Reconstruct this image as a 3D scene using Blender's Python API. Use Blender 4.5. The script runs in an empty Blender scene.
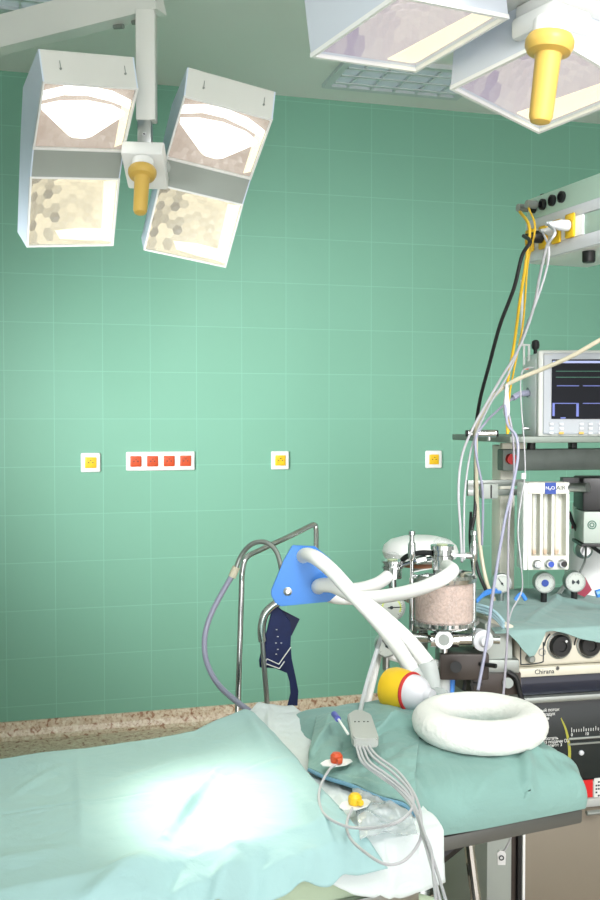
import bpy, bmesh, math, random
from mathutils import Vector as V, Matrix, noise
random.seed(7)
SC = bpy.context.scene
COL = SC.collection
# ------------------------------------------------------------------ camera
CAM = V((0, 0, 1.33)); F = 990.0; PITCH = math.radians(1.8)
RT = V((1, 0, 0)); UP = V((0, math.sin(PITCH), math.cos(PITCH))); FW = V((0, math.cos(PITCH), -math.sin(PITCH)))
cd = bpy.data.cameras.new('camera'); cam = bpy.data.objects.new('camera', cd); COL.objects.link(cam)
cam.location = CAM; cam.rotation_euler = (math.pi/2 - PITCH, 0, 0)
cd.sensor_fit = 'VERTICAL'; cd.sensor_height = 36; cd.lens = 36 * F / 900; cd.clip_start = .05
SC.camera = cam
# ------------------------------------------------------------------ world, lights, exposure
w = bpy.data.worlds.new('world'); SC.world = w; w.use_nodes = True
w.node_tree.nodes['Background'].inputs[0].default_value = (1, .965, .975, 1)
w.node_tree.nodes['Background'].inputs[1].default_value = 2.2
SC.view_settings.view_transform = 'Standard'; SC.view_settings.look = 'None'
SC.view_settings.exposure = 0.35; SC.view_settings.gamma = 1; SC.view_settings.use_curve_mapping = False

def light(name, kind, loc, target, energy, color=(1, 1, 1), **kw):
    l = bpy.data.lights.new(name, kind); l.energy = energy; l.color = color
    for k, v in kw.items(): setattr(l, k, v)
    o = bpy.data.objects.new(name, l); COL.objects.link(o)
    o.location = loc
    o.rotation_euler = (V(target) - V(loc)).to_track_quat('-Z', 'Y').to_euler()
    return o
# added wall wash, out of view on the left, aimed at mid wall height
light('wall_wash', 'AREA', (-1.46, 2.1, 1.42), (.0, 4.43, 1.26), 11.5, (1, .99, .99), shape='RECTANGLE', size=1.0, size_y=.5, spread=math.radians(66))
light('ceiling_fill', 'AREA', (.2, -1.2, .35), (.1, 2.9, 2.75), 8.5, (1, 1, .98), shape='RECTANGLE', size=2.2, size_y=1.4, spread=math.radians(70))  # added uplight behind the camera to brighten the ceiling
light('overhead_fill', 'AREA', (.1, .3, 2.55), (.25, 1.7, .8), 3.2, (1, 1, .97), shape='RECTANGLE', size=1.4, size_y=.8, spread=math.radians(70))  # added fill above the table, no fixture belongs to it

light('overhead_fill', 'AREA', (1.0, -.2, 2.5), (.75, 2.5, 1.35), 7, (1, .98, .97), shape='RECTANGLE', size=.8, size_y=.6, spread=math.radians(48))  # added fill to lift the equipment on the right

def P(px, py, d):
    return CAM + d * ((px - 300) / F * RT + (450 - py) / F * UP + FW)
def PZ(px, py, z):                      # point of that view direction at height z
    r = P(px, py, 1) - CAM
    return CAM + r * ((z - CAM.z) / r.z)
def CW(c): return CAM + c[0] * RT + c[1] * UP + c[2] * FW
def CD(c): return c[0] * RT + c[1] * UP + c[2] * FW

class Fr:                               # upright frame: x along, y back, z up
    def __init__(s, o, yaw):
        s.o = V(o); c, n = math.cos(yaw), math.sin(yaw)
        s.x = V((c, n, 0)); s.y = V((-n, c, 0)); s.z = V((0, 0, 1)); s.yaw = yaw
    def p(s, x, y, z): return s.o + s.x * x + s.y * y + s.z * z
    def hit(s, px, py, yl=0.0):
        r = P(px, py, 1) - CAM
        k = (s.o + s.y * yl - CAM).dot(s.y) / r.dot(s.y)
        q = CAM + r * k - s.o
        return q.dot(s.x), q.z
    def at(s, px, py, yl=0.0):
        x, z = s.hit(px, py, yl); return s.p(x, yl, z)
class Fx(Fr):                           # free frame
    def __init__(s, o, x, y, z): s.o, s.x, s.y, s.z = V(o), V(x).normalized(), V(y).normalized(), V(z).normalized()
WF = Fr((0, 0, 0), 0)

# ------------------------------------------------------------------ materials
MATS = {}
def mat(name, col, rough=.5, metal=0., emit=0., ecol=None, trans=0., alpha=1., bump=None, noisec=None, sheen=0., coat=0., ior=1.45):
    if name in MATS: return MATS[name]
    m = bpy.data.materials.new(name); m.use_nodes = True; nt = m.node_tree
    b = nt.nodes['Principled BSDF']
    b.inputs['Base Color'].default_value = (*col, 1); b.inputs['Roughness'].default_value = rough
    b.inputs['Metallic'].default_value = metal; b.inputs['IOR'].default_value = ior
    b.inputs['Transmission Weight'].default_value = trans; b.inputs['Alpha'].default_value = alpha
    b.inputs['Sheen Weight'].default_value = sheen; b.inputs['Coat Weight'].default_value = coat
    if emit:
        b.inputs['Emission Color'].default_value = (*(ecol or col), 1); b.inputs['Emission Strength'].default_value = emit
    tc = nt.nodes.new('ShaderNodeTexCoord')
    if noisec:                          # (scale, dark factor)
        n = nt.nodes.new('ShaderNodeTexNoise'); n.inputs['Scale'].default_value = noisec[0]; n.inputs['Detail'].default_value = 4
        nt.links.new(tc.outputs['Object'], n.inputs['Vector'])
        r = nt.nodes.new('ShaderNodeValToRGB')
        r.color_ramp.elements[0].position = .3; r.color_ramp.elements[1].position = .7
        r.color_ramp.elements[0].color = (*[c * noisec[1] for c in col], 1); r.color_ramp.elements[1].color = (*col, 1)
        nt.links.new(n.outputs[0], r.inputs[0]); nt.links.new(r.outputs[0], b.inputs['Base Color'])
    if bump:                            # (scale, strength, distance)
        n = nt.nodes.new('ShaderNodeTexNoise'); n.inputs['Scale'].default_value = bump[0]; n.inputs['Detail'].default_value = 5
        nt.links.new(tc.outputs['Object'], n.inputs['Vector'])
        bp = nt.nodes.new('ShaderNodeBump'); bp.inputs['Strength'].default_value = bump[1]; bp.inputs['Distance'].default_value = bump[2]
        nt.links.new(n.outputs[0], bp.inputs['Height']); nt.links.new(bp.outputs[0], b.inputs['Normal'])
    MATS[name] = m
    return m
white = mat('white_enamel', (.86, .88, .87), .3, noisec=(3, .95))
lampw = mat('lamp_white', (.72, .74, .70), .35, noisec=(4, .93))
lampg = mat('lamp_side_blue', (.62, .72, .84), .3)
greyp = mat('grey_plate', (.36, .40, .37), .45, noisec=(5, .9))
yellow = mat('yellow_plastic', (.66, .44, .10), .38, noisec=(9, .9))
syellow = mat('socket_yellow', (.86, .55, .02), .35)
sred = mat('socket_red', (.60, .085, .025), .35)
black = mat('black_rubber', (.012, .013, .014), .4)
chrome = mat('chrome', (.72, .74, .74), .12, 1, noisec=(30, .8))
steel = mat('brushed_steel', (.50, .52, .52), .28, 1)
dsteel = mat('dull_steel', (.30, .33, .31), .4, .7)
cream = mat('cream_enamel', (.62, .60, .50), .4, noisec=(4, .93))
mint = mat('mint_enamel', (.36, .58, .46), .4)
brown = mat('brown_enamel', (.05, .041, .036), .35)
beige = mat('cabinet_beige', (.245, .215, .165), .5, noisec=(2, .93))
scrk = mat('screen_black', (.006, .008, .012), .25); scrk.node_tree.nodes['Principled BSDF'].inputs['Specular IOR Level'].default_value = .12
panelk = mat('black_panel', (.012, .018, .018), .25)
gloss = mat('smoked_cover', (.012, .016, .03), .08)
grey = mat('grey_plastic', (.42, .44, .42), .4)
lgrey = mat('light_grey_plastic', (.62, .65, .68), .4)
bluep = mat('blue_plastic', (.06, .25, .72), .4)
hosew = mat('hose_white', (.92, .93, .91), .42, bump=(60, .1, .002))
navy = mat('navy_nylon', (.008, .018, .085), .7, bump=(220, .3, .001), noisec=(30, .7))
ink = mat('white_print', (.7, .72, .7), .5)
dink = mat('dark_print', (.02, .03, .035), .5)
ppink = mat('soda_lime_granules', (.80, .56, .47), .7, noisec=(160, .62), bump=(160, .6, .003))
gauzew = mat('gauze_white', (.87, .88, .84), .85, bump=(120, .7, .004))
bluec = mat('label_blue', (.02, .06, .30), .4)
redc = mat('red_label', (.60, .015, .015), .4)
olive = mat('olive_scale', (.36, .36, .05), .5)
cablew = mat('cable_white', (.47, .48, .51), .4)
cablel = mat('cable_lavender', (.32, .33, .44), .35)
cableb = mat('cable_cream', (.62, .58, .44), .4)
cabley = mat('cable_yellow', (.72, .46, .03), .4)
glassf = mat('gauge_face', (.50, .54, .50), .2)

def glass_mat(name, tint, amount, rough=.05):
    m = bpy.data.materials.new(name); m.use_nodes = True; nt = m.node_tree
    for n in list(nt.nodes):
        if n.type == 'BSDF_PRINCIPLED': nt.nodes.remove(n)
    out = [n for n in nt.nodes if n.type == 'OUTPUT_MATERIAL'][0]
    tr = nt.nodes.new('ShaderNodeBsdfTransparent'); tr.inputs[0].default_value = (*tint, 1)
    gl = nt.nodes.new('ShaderNodeBsdfPrincipled'); gl.inputs['Roughness'].default_value = rough; gl.inputs['Base Color'].default_value = (.8, .84, .84, 1)
    mx = nt.nodes.new('ShaderNodeMixShader'); mx.inputs[0].default_value = amount
    nt.links.new(tr.outputs[0], mx.inputs[1]); nt.links.new(gl.outputs[0], mx.inputs[2]); nt.links.new(mx.outputs[0], out.inputs[0])
    return m
pane_m = glass_mat('clear_pane', (.97, .98, .98), .07)
clear = glass_mat('clear_plastic', (.93, .95, .95), .30, .15)
smoke = glass_mat('milky_plastic', (.9, .93, .93), .55, .3)
film = glass_mat('plastic_film', (.88, .92, .95), .35, .1)

def cloth_mat(name, col, b=1.):
    m = mat(name, col, .85, sheen=.15, noisec=(7, .93)); nt = m.node_tree; bs = nt.nodes['Principled BSDF']
    tc = nt.nodes.new('ShaderNodeTexCoord')
    n1 = nt.nodes.new('ShaderNodeTexNoise'); n1.inputs['Scale'].default_value = 9; n1.inputs['Detail'].default_value = 6; n1.inputs['Distortion'].default_value = 1.5
    n2 = nt.nodes.new('ShaderNodeTexNoise'); n2.inputs['Scale'].default_value = 420
    for n in (n1, n2): nt.links.new(tc.outputs['Object'], n.inputs['Vector'])
    b1 = nt.nodes.new('ShaderNodeBump'); b1.inputs['Strength'].default_value = .30 * b; b1.inputs['Distance'].default_value = .02
    b2 = nt.nodes.new('ShaderNodeBump'); b2.inputs['Strength'].default_value = .15; b2.inputs['Distance'].default_value = .001
    nt.links.new(n1.outputs[0], b1.inputs['Height']); nt.links.new(n2.outputs[0], b2.inputs['Height'])
    nt.links.new(b1.outputs[0], b2.inputs['Normal']); nt.links.new(b2.outputs[0], bs.inputs['Normal'])
    return m
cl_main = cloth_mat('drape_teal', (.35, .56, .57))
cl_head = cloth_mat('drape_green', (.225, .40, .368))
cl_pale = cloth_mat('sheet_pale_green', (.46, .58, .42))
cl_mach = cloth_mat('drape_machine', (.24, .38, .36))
cl_white = cloth_mat('sheet_white', (.70, .78, .78), 1.6)

def tile_mat():
    m = bpy.data.materials.new('green_tiles'); m.use_nodes = True; nt = m.node_tree; b = nt.nodes['Principled BSDF']
    tc = nt.nodes.new('ShaderNodeTexCoord'); sp = nt.nodes.new('ShaderNodeSeparateXYZ'); cb = nt.nodes.new('ShaderNodeCombineXYZ')
    nt.links.new(tc.outputs['Object'], sp.inputs[0])
    ax = nt.nodes.new('ShaderNodeMath'); ax.inputs[1].default_value = .0646 + 4
    ay = nt.nodes.new('ShaderNodeMath'); ay.inputs[1].default_value = .07 + 4
    nt.links.new(sp.outputs[0], ax.inputs[0]); nt.links.new(sp.outputs[2], ay.inputs[0])
    nt.links.new(ax.outputs[0], cb.inputs[0]); nt.links.new(ay.outputs[0], cb.inputs[1])
    br = nt.nodes.new('ShaderNodeTexBrick'); br.offset = 0; br.squash = 1
    for k, v in (('Scale', 1), ('Mortar Size', .0017), ('Mortar Smooth', .5), ('Brick Width', .2), ('Row Height', .2), ('Bias', 0)): br.inputs[k].default_value = v
    br.inputs['Color1'].default_value = (.198, .430, .318, 1); br.inputs['Color2'].default_value = (.204, .440, .330, 1)
    br.inputs['Mortar'].default_value = (.25, .535, .42, 1)
    nt.links.new(cb.outputs[0], br.inputs['Vector']); nt.links.new(br.outputs[0], b.inputs['Base Color'])
    bp = nt.nodes.new('ShaderNodeBump'); bp.invert = True; bp.inputs['Strength'].default_value = .25; bp.inputs['Distance'].default_value = .001
    nt.links.new(br.outputs[1], bp.inputs['Height']); nt.links.new(bp.outputs[0], b.inputs['Normal'])
    b.inputs['Roughness'].default_value = .42; b.inputs['Specular IOR Level'].default_value = .3
    return m
def terrazzo_mat():
    m = bpy.data.materials.new('terrazzo'); m.use_nodes = True; nt = m.node_tree; b = nt.nodes['Principled BSDF']
    tc = nt.nodes.new('ShaderNodeTexCoord')
    v = nt.nodes.new('ShaderNodeTexNoise'); v.inputs['Scale'].default_value = 42; v.inputs['Detail'].default_value = 1.5; v.inputs['Distortion'].default_value = .8
    v2 = nt.nodes.new('ShaderNodeTexNoise'); v2.inputs['Scale'].default_value = 95; v2.inputs['Detail'].default_value = 2
    for n in (v, v2): nt.links.new(tc.outputs['Object'], n.inputs['Vector'])
    r = nt.nodes.new('ShaderNodeValToRGB'); e = r.color_ramp.elements
    e[0].position = .34; e[0].color = (.36, .20, .12, 1); e[1].position = .40; e[1].color = (.62, .50, .37, 1)
    x = e.new(.55); x.color = (.68, .58, .44, 1); x = e.new(.68); x.color = (.76, .69, .56, 1)
    nt.links.new(v.outputs[0], r.inputs[0])
    r2 = nt.nodes.new('ShaderNodeValToRGB'); r2.color_ramp.elements[0].position = .36; r2.color_ramp.elements[0].color = (.70, .60, .52, 1)
    r2.color_ramp.elements[1].position = .5; r2.color_ramp.elements[1].color = (1, 1, 1, 1)
    nt.links.new(v2.outputs[0], r2.inputs[0])
    mx = nt.nodes.new('ShaderNodeMix'); mx.data_type = 'RGBA'; mx.blend_type = 'MULTIPLY'; mx.inputs[0].default_value = .8
    nt.links.new(r.outputs[0], mx.inputs[6]); nt.links.new(r2.outputs[0], mx.inputs[7]); nt.links.new(mx.outputs[2], b.inputs['Base Color'])
    b.inputs['Roughness'].default_value = .35
    return m
tiles = tile_mat(); terrazzo = terrazzo_mat()
ceil_m = mat('ceiling_paint', (.80, .85, .82), .7, noisec=(1.2, .97))
sidew = mat('side_wall_paint', (.62, .68, .65), .6)

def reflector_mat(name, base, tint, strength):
    # faceted mirror of a lit lamp: the bulb's reflected light is put on each facet as emission
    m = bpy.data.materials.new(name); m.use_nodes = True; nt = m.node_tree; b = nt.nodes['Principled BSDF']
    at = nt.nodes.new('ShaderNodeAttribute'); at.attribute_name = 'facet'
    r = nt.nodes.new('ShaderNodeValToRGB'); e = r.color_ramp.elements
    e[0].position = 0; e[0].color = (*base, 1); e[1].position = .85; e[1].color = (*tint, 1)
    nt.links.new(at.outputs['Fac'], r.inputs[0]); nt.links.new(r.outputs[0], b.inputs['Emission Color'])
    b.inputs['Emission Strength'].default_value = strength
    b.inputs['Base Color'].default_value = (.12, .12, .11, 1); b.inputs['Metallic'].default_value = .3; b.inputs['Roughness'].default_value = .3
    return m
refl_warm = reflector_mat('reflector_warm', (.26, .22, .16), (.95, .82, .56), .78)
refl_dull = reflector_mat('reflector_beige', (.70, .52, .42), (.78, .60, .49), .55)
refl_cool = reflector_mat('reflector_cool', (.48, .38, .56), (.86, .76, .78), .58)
glow = mat('lamp_glow', (1, .98, .93), .5, emit=1.3)
glowc = mat('lamp_glow_cream', (1, .90, .64), .5, emit=.62)
lampb = mat('lamp_pale_blue', (.62, .68, .76), .3)
pinkb = mat('reflector_border', (.78, .52, .44), .5, emit=.25)

# ------------------------------------------------------------------ mesh helpers (all in world coordinates)
def box(bm, fr, x0, x1, y0, y1, z0, z1, bev=0., seg=2):
    vs = [bm.verts.new(fr.p(x, y, z)) for z in (z0, z1) for y in (y0, y1) for x in (x0, x1)]
    fs = [bm.faces.new([vs[i] for i in q]) for q in ((0, 2, 3, 1), (4, 5, 7, 6), (0, 1, 5, 4), (2, 6, 7, 3), (0, 4, 6, 2), (1, 3, 7, 5))]
    if bev:
        es = list({e for f in fs for e in f.edges})
        bmesh.ops.bevel(bm, geom=es, offset=bev, segments=seg, affect='EDGES', profile=.5)
def boxc(bm, c, sx, sy, sz, fr=WF, bev=0.):
    f = Fx(c, fr.x, fr.y, fr.z); box(bm, f, -sx/2, sx/2, -sy/2, sy/2, -sz/2, sz/2, bev)
def prism(bm, pts, ext):
    a = [bm.verts.new(p) for p in pts]; b = [bm.verts.new(V(p) + ext) for p in pts]; n = len(a)
    bm.faces.new(a); bm.faces.new(b[::-1])
    for i in range(n): bm.faces.new((a[i], b[i], b[(i+1) % n], a[(i+1) % n]))
def catmull(pts, k=8):
    pts = [V(p) for p in pts]
    if len(pts) < 3: return pts
    q = [pts[0] * 2 - pts[1]] + pts + [pts[-1] * 2 - pts[-2]]; out = []
    for i in range(1, len(q) - 2):
        for j in range(k):
            t = j / k; a, b, c, d = q[i-1], q[i], q[i+1], q[i+2]
            out.append(.5 * ((2*b) + (c-a)*t + (2*a-5*b+4*c-d)*t*t + (-a+3*b-3*c+d)*t**3))
    out.append(pts[-1]); return out
def tube(bm, pts, r, n=10, k=8, smooth=True, rf=None):
    pts = catmull(pts, k) if smooth else [V(p) for p in pts]
    m = len(pts); t0 = (pts[1] - pts[0]).normalized(); u = t0.orthogonal().normalized(); rings = []
    for i, p in enumerate(pts):
        t = (pts[min(i+1, m-1)] - pts[max(i-1, 0)]).normalized()
        u = (u - t * u.dot(t)).normalized(); v = t.cross(u)
        rr = rf(i / (m-1)) if rf else r
        rings.append([bm.verts.new(p + (u * math.cos(a) + v * math.sin(a)) * rr) for a in [2*math.pi*j/n for j in range(n)]])
    for a, b in zip(rings, rings[1:]):
        for j in range(n): bm.faces.new((a[j], a[(j+1) % n], b[(j+1) % n], b[j]))
    bm.faces.new(rings[0][::-1]); bm.faces.new(rings[-1])
def lathe(bm, o, ax, prof, n=24):
    o = V(o); ax = V(ax).normalized(); u = ax.orthogonal().normalized(); v = ax.cross(u); prev = None
    for r, h in prof:
        if r < 1e-5: ring = [bm.verts.new(o + ax * h)]
        else: ring = [bm.verts.new(o + ax * h + (u * math.cos(2*math.pi*j/n) + v * math.sin(2*math.pi*j/n)) * r) for j in range(n)]
        if prev:
            for j in range(n):
                k = (j+1) % n
                if len(prev) == 1 and len(ring) == 1: continue
                if len(prev) == 1: bm.faces.new((prev[0], ring[k], ring[j]))
                elif len(ring) == 1: bm.faces.new((prev[j], prev[k], ring[0]))
                else: bm.faces.new((prev[j], prev[k], ring[k], ring[j]))
        elif len(ring) > 1: bm.faces.new(ring[::-1])
        prev = ring
    if len(prev) > 1: bm.faces.new(prev)
def cyl(bm, a, b, r, n=20):
    a, b = V(a), V(b); lathe(bm, a, b - a, [(r, 0), (r, (b - a).length)], n)
def torus(bm, c, ax, R, r, n=32, m=10):
    c = V(c); ax = V(ax).normalized(); u = ax.orthogonal().normalized(); v = ax.cross(u)
    g = [[bm.verts.new(c + (u*math.cos(a)+v*math.sin(a))*(R+r*math.cos(b)) + ax*r*math.sin(b)) for b in [2*math.pi*j/m for j in range(m)]] for a in [2*math.pi*i/n for i in range(n)]]
    for i in range(n):
        for j in range(m): bm.faces.new((g[i][j], g[(i+1) % n][j], g[(i+1) % n][(j+1) % m], g[i][(j+1) % m]))
def grid(bm, fn, nu, nv):
    g = [[bm.verts.new(fn(i/nu, j/nv)) for j in range(nv+1)] for i in range(nu+1)]
    for i in range(nu):
        for j in range(nv): bm.faces.new((g[i][j], g[i+1][j], g[i+1][j+1], g[i][j+1]))

def thing(name, label, cat, loc, yaw=0, group=None):
    o = bpy.data.objects.new(name, None); COL.objects.link(o); o.empty_display_size = .05
    o.location = loc; o.rotation_euler = (0, 0, yaw); o['label'] = label; o['category'] = cat
    if group: o['group'] = group
    return o
def mloc(o): return Matrix.Translation(o.location) @ o.rotation_euler.to_matrix().to_4x4()
def world_of(o): return world_of(o.parent) @ mloc(o) if o.parent else mloc(o)
def obj(name, bm, m, parent=None, smooth=True, solid=0., sub=0, label=None, angle=35, yaw=0, origin=None):
    bmesh.ops.recalc_face_normals(bm, faces=bm.faces[:])
    if parent is not None: M = world_of(parent)
    else:
        if origin is None:
            xs = [v.co for v in bm.verts]
            origin = V(((min(p.x for p in xs)+max(p.x for p in xs))/2, (min(p.y for p in xs)+max(p.y for p in xs))/2, min(p.z for p in xs)))
        M = Matrix.Translation(origin) @ Matrix.Rotation(yaw, 4, 'Z')
    bm.transform(M.inverted())
    me = bpy.data.meshes.new(name); bm.to_mesh(me); bm.free()
    o = bpy.data.objects.new(name, me); COL.objects.link(o); me.materials.append(m)
    if parent is not None: o.parent = parent
    else: o.location = origin; o.rotation_euler = (0, 0, yaw)
    if smooth:
        for p in me.polygons: p.use_smooth = True
        try: me.set_sharp_from_angle(angle=math.radians(angle))
        except Exception: pass
    if solid:
        md = o.modifiers.new('thickness', 'SOLIDIFY'); md.thickness = solid; md.offset = 0
    if sub:
        md = o.modifiers.new('sub', 'SUBSURF'); md.levels = sub; md.render_levels = sub
    if label: o['label'] = label
    return o
def tag(o, label, cat, group=None, kind=None):
    o['label'] = label; o['category'] = cat
    if group: o['group'] = group
    if kind: o['kind'] = kind
    return o
def struct(name, bm, m, yaw=0, origin=None, **k):
    o = obj(name, bm, m, yaw=yaw, origin=origin, **k); o['kind'] = 'structure'; return o
def B(): return bmesh.new()
def text(name, body, size, fr, x, y, z, m, parent, ext=.0006, align='CENTER'):
    cu = bpy.data.curves.new('t', 'FONT'); cu.body = body; cu.size = size; cu.extrude = ext; cu.align_x = align; cu.align_y = 'CENTER'
    o = bpy.data.objects.new('t', cu); COL.objects.link(o)
    dg = bpy.context.evaluated_depsgraph_get(); me = bpy.data.meshes.new_from_object(o.evaluated_get(dg))
    bpy.data.objects.remove(o)
    bm = B(); bm.from_mesh(me)
    for v in bm.verts: v.co = fr.p(x + v.co.x, y - v.co.z, z + v.co.y)
    return obj(name, bm, m, parent, smooth=False)

# ================================================================== SETTING
YW = math.atan2(.2652, .9642)
W = Fr((0, 4.42, 0), YW)
UL, UR, VF = -2.3, 2.5, -6.8
b = B(); box(b, W, UL, UR, 0, .15, 0, 2.75); struct('wall_back', b, tiles, YW, W.o, smooth=False)
b = B(); box(b, W, UL-.15, UL, VF, .15, 0, 2.75); struct('wall_left', b, sidew, YW, W.p(UL, 0, 0), smooth=False)
b = B(); box(b, W, UR, UR+.15, VF, .15, 0, 2.75); struct('wall_right', b, sidew, YW, W.p(UR, 0, 0), smooth=False)
b = B(); box(b, W, UL-.15, UR+.15, VF, .15, -.12, 0); struct('floor', b, terrazzo, YW, W.o, smooth=False)
b = B(); box(b, W, UL-.15, UR+.15, VF, .15, 2.75, 2.9); struct('ceiling', b, ceil_m, YW, W.o, smooth=False)
# coved terrazzo skirting
b = B(); prof = [(0, .07), (-.012, .07), (-.014, .035), (-.022, .012), (-.042, .0), (0, .0)]
prism(b, [W.p(UL, y, z) for y, z in prof], W.x * (UR - UL)); struct('baseboard_back', b, terrazzo, YW, W.o, smooth=False)

# recessed ceiling lights
fix_frame = mat('fixture_frame', (.62, .68, .70), .3); fix_lens = mat('fixture_lens', (.50, .56, .60), .25, emit=.12, ecol=(.8, .93, 1))
def ceiling_light(px, py, sx, sy, label, corner):
    c = PZ(px, py, 2.75); f = Fr((c.x, c.y, 2.75), YW)
    x0, x1 = (0, sx) if corner == 'l' else (-sx, 0)
    t = thing('ceiling_light', label, 'ceiling light', f.p((x0+x1)/2, -sy/2, 0), YW, 'recessed ceiling lights')
    b = B()
    for q in ((x0, x1, -.03, 0), (x0, x1, -sy, -sy+.03), (x0, x0+.03, -sy+.03, -.03), (x1-.03, x1, -sy+.03, -.03)): box(b, f, *q, -.018, 0)
    obj('frame', b, fix_frame, t, smooth=False)
    b = B(); box(b, f, x0+.03, x1-.03, -sy+.03, -.03, -.006, -.001); obj('diffuser', b, fix_lens, t, smooth=False)
    b = B(); n = int(sx / .1)
    for i in range(1, n): box(b, f, x0 + sx*i/n - .004, x0 + sx*i/n + .004, -sy+.031, -.031, -.017, -.0065)
    for j in (1, 2, 3): box(b, f, x0+.031, x1-.031, -sy*j/4-.008, -sy*j/4+.008, -.022, -.0175)
    obj('louvre', b, fix_frame, t, smooth=False)
    return t
ceiling_light(116, 19, 1.2, .5, 'recessed louvred ceiling light at the upper left, above the white lamp arm', 'r')
ceiling_light(322, 84, .62, .35, 'recessed ceiling light near the back wall, half hidden behind the nearer surgical lamp', 'l')

# ================================================================== WALL SOCKETS
def socket_insert(fr, cx, cz, m, parent):
    b = B(); box(b, fr, cx-.024, cx+.024, -.016, -.010, cz-.023, cz+.023, .003)
    ins = obj('socket_insert', b, m, parent)
    b = B(); torus(b, fr.p(cx, -.0165, cz), fr.y, .0165, .0015, 20, 6)
    obj('socket_rim', b, m, ins)
    b = B()
    for dx in (-.0085, .0085): cyl(b, fr.p(cx+dx, -.0172, cz), fr.p(cx+dx, -.0158, cz), .0026, 8)
    cyl(b, fr.p(cx, -.022, cz+.009), fr.p(cx, -.0158, cz+.009), .002, 8)
    obj('socket_contact', b, dink, ins)
def wall_socket(px, py, n, m, label, group):
    x, z = W.hit(px, py, 0); t = thing('wall_socket', label, 'socket', W.p(x, 0, z), YW, group)
    f = Fr(W.p(x, 0, z), YW); h = .041 + .0355*(n-1)
    b = B(); box(b, f, -h, h, -.012, 0, -.041, .041, .006, 3); obj('socket_frame', b, white, t)
    for i in range(n): socket_insert(f, (i-(n-1)/2)*.071, 0, m, t)
wall_socket(90.5, 462.5, 1, syellow, 'single yellow wall socket in a white frame, leftmost on the tiled wall', 'yellow wall sockets')
wall_socket(160.5, 461, 4, sred, 'row of four red wall sockets in one long white frame', None)
wall_socket(279.7, 460.3, 1, syellow, 'single yellow wall socket in a white frame, right of the red socket row', 'yellow wall sockets')
wall_socket(433, 459.3, 1, syellow, 'single yellow wall socket in a white frame nearest the equipment rack', 'yellow wall sockets')

# ================================================================== SURGICAL LAMPS
PR = {'G1': (0, 0), 'G2': (.193, 0), 'G3': (.268, .012), 'G4': (.458, .067), 'B1': (-.048, -.065), 'C': (.10, -.136), 'D': (.221, -.104), 'E': (.475, -.02)}
def hex_bowl(wf, Wd, L, depth, m, parent, r=.005, rad=.0155):
    # concave reflector built of hexagonal mirror facets, each given its own painted brightness
    b = B(); lay = b.faces.layers.float.new('facet'); rnd = random.Random(11)
    def pt(x, y, k=0):
        x = min(max(x, r), Wd-r); y = min(max(y, r), L-r); u, v = (x-r)/(Wd-2*r), (y-r)/(L-2*r)
        return wf.p(x, y, -.008 - depth*(1-(2*u-1)**4)*(1-(2*v-1)**4) - k)
    dx, dy = rad*1.5, rad*math.sqrt(3)
    for i in range(-1, int(Wd/dx)+2):
        for j in range(-1, int(L/dy)+2):
            cx, cy = i*dx, j*dy + (dy/2 if i % 2 else 0); f = rnd.random()
            if cx > Wd*.42: f = .6 + .4*f  # facets past this line painted brighter, as if washed by glass reflection
            c = b.verts.new(pt(cx, cy, .0025)); ring = [b.verts.new(pt(cx+rad*math.cos(a*math.pi/3), cy+rad*math.sin(a*math.pi/3))) for a in range(6)]
            for k in range(6):
                fc = b.faces.new((c, ring[k], ring[(k+1) % 6])); fc[lay] = f
    return obj('reflector', b, m, parent, smooth=False)
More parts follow.
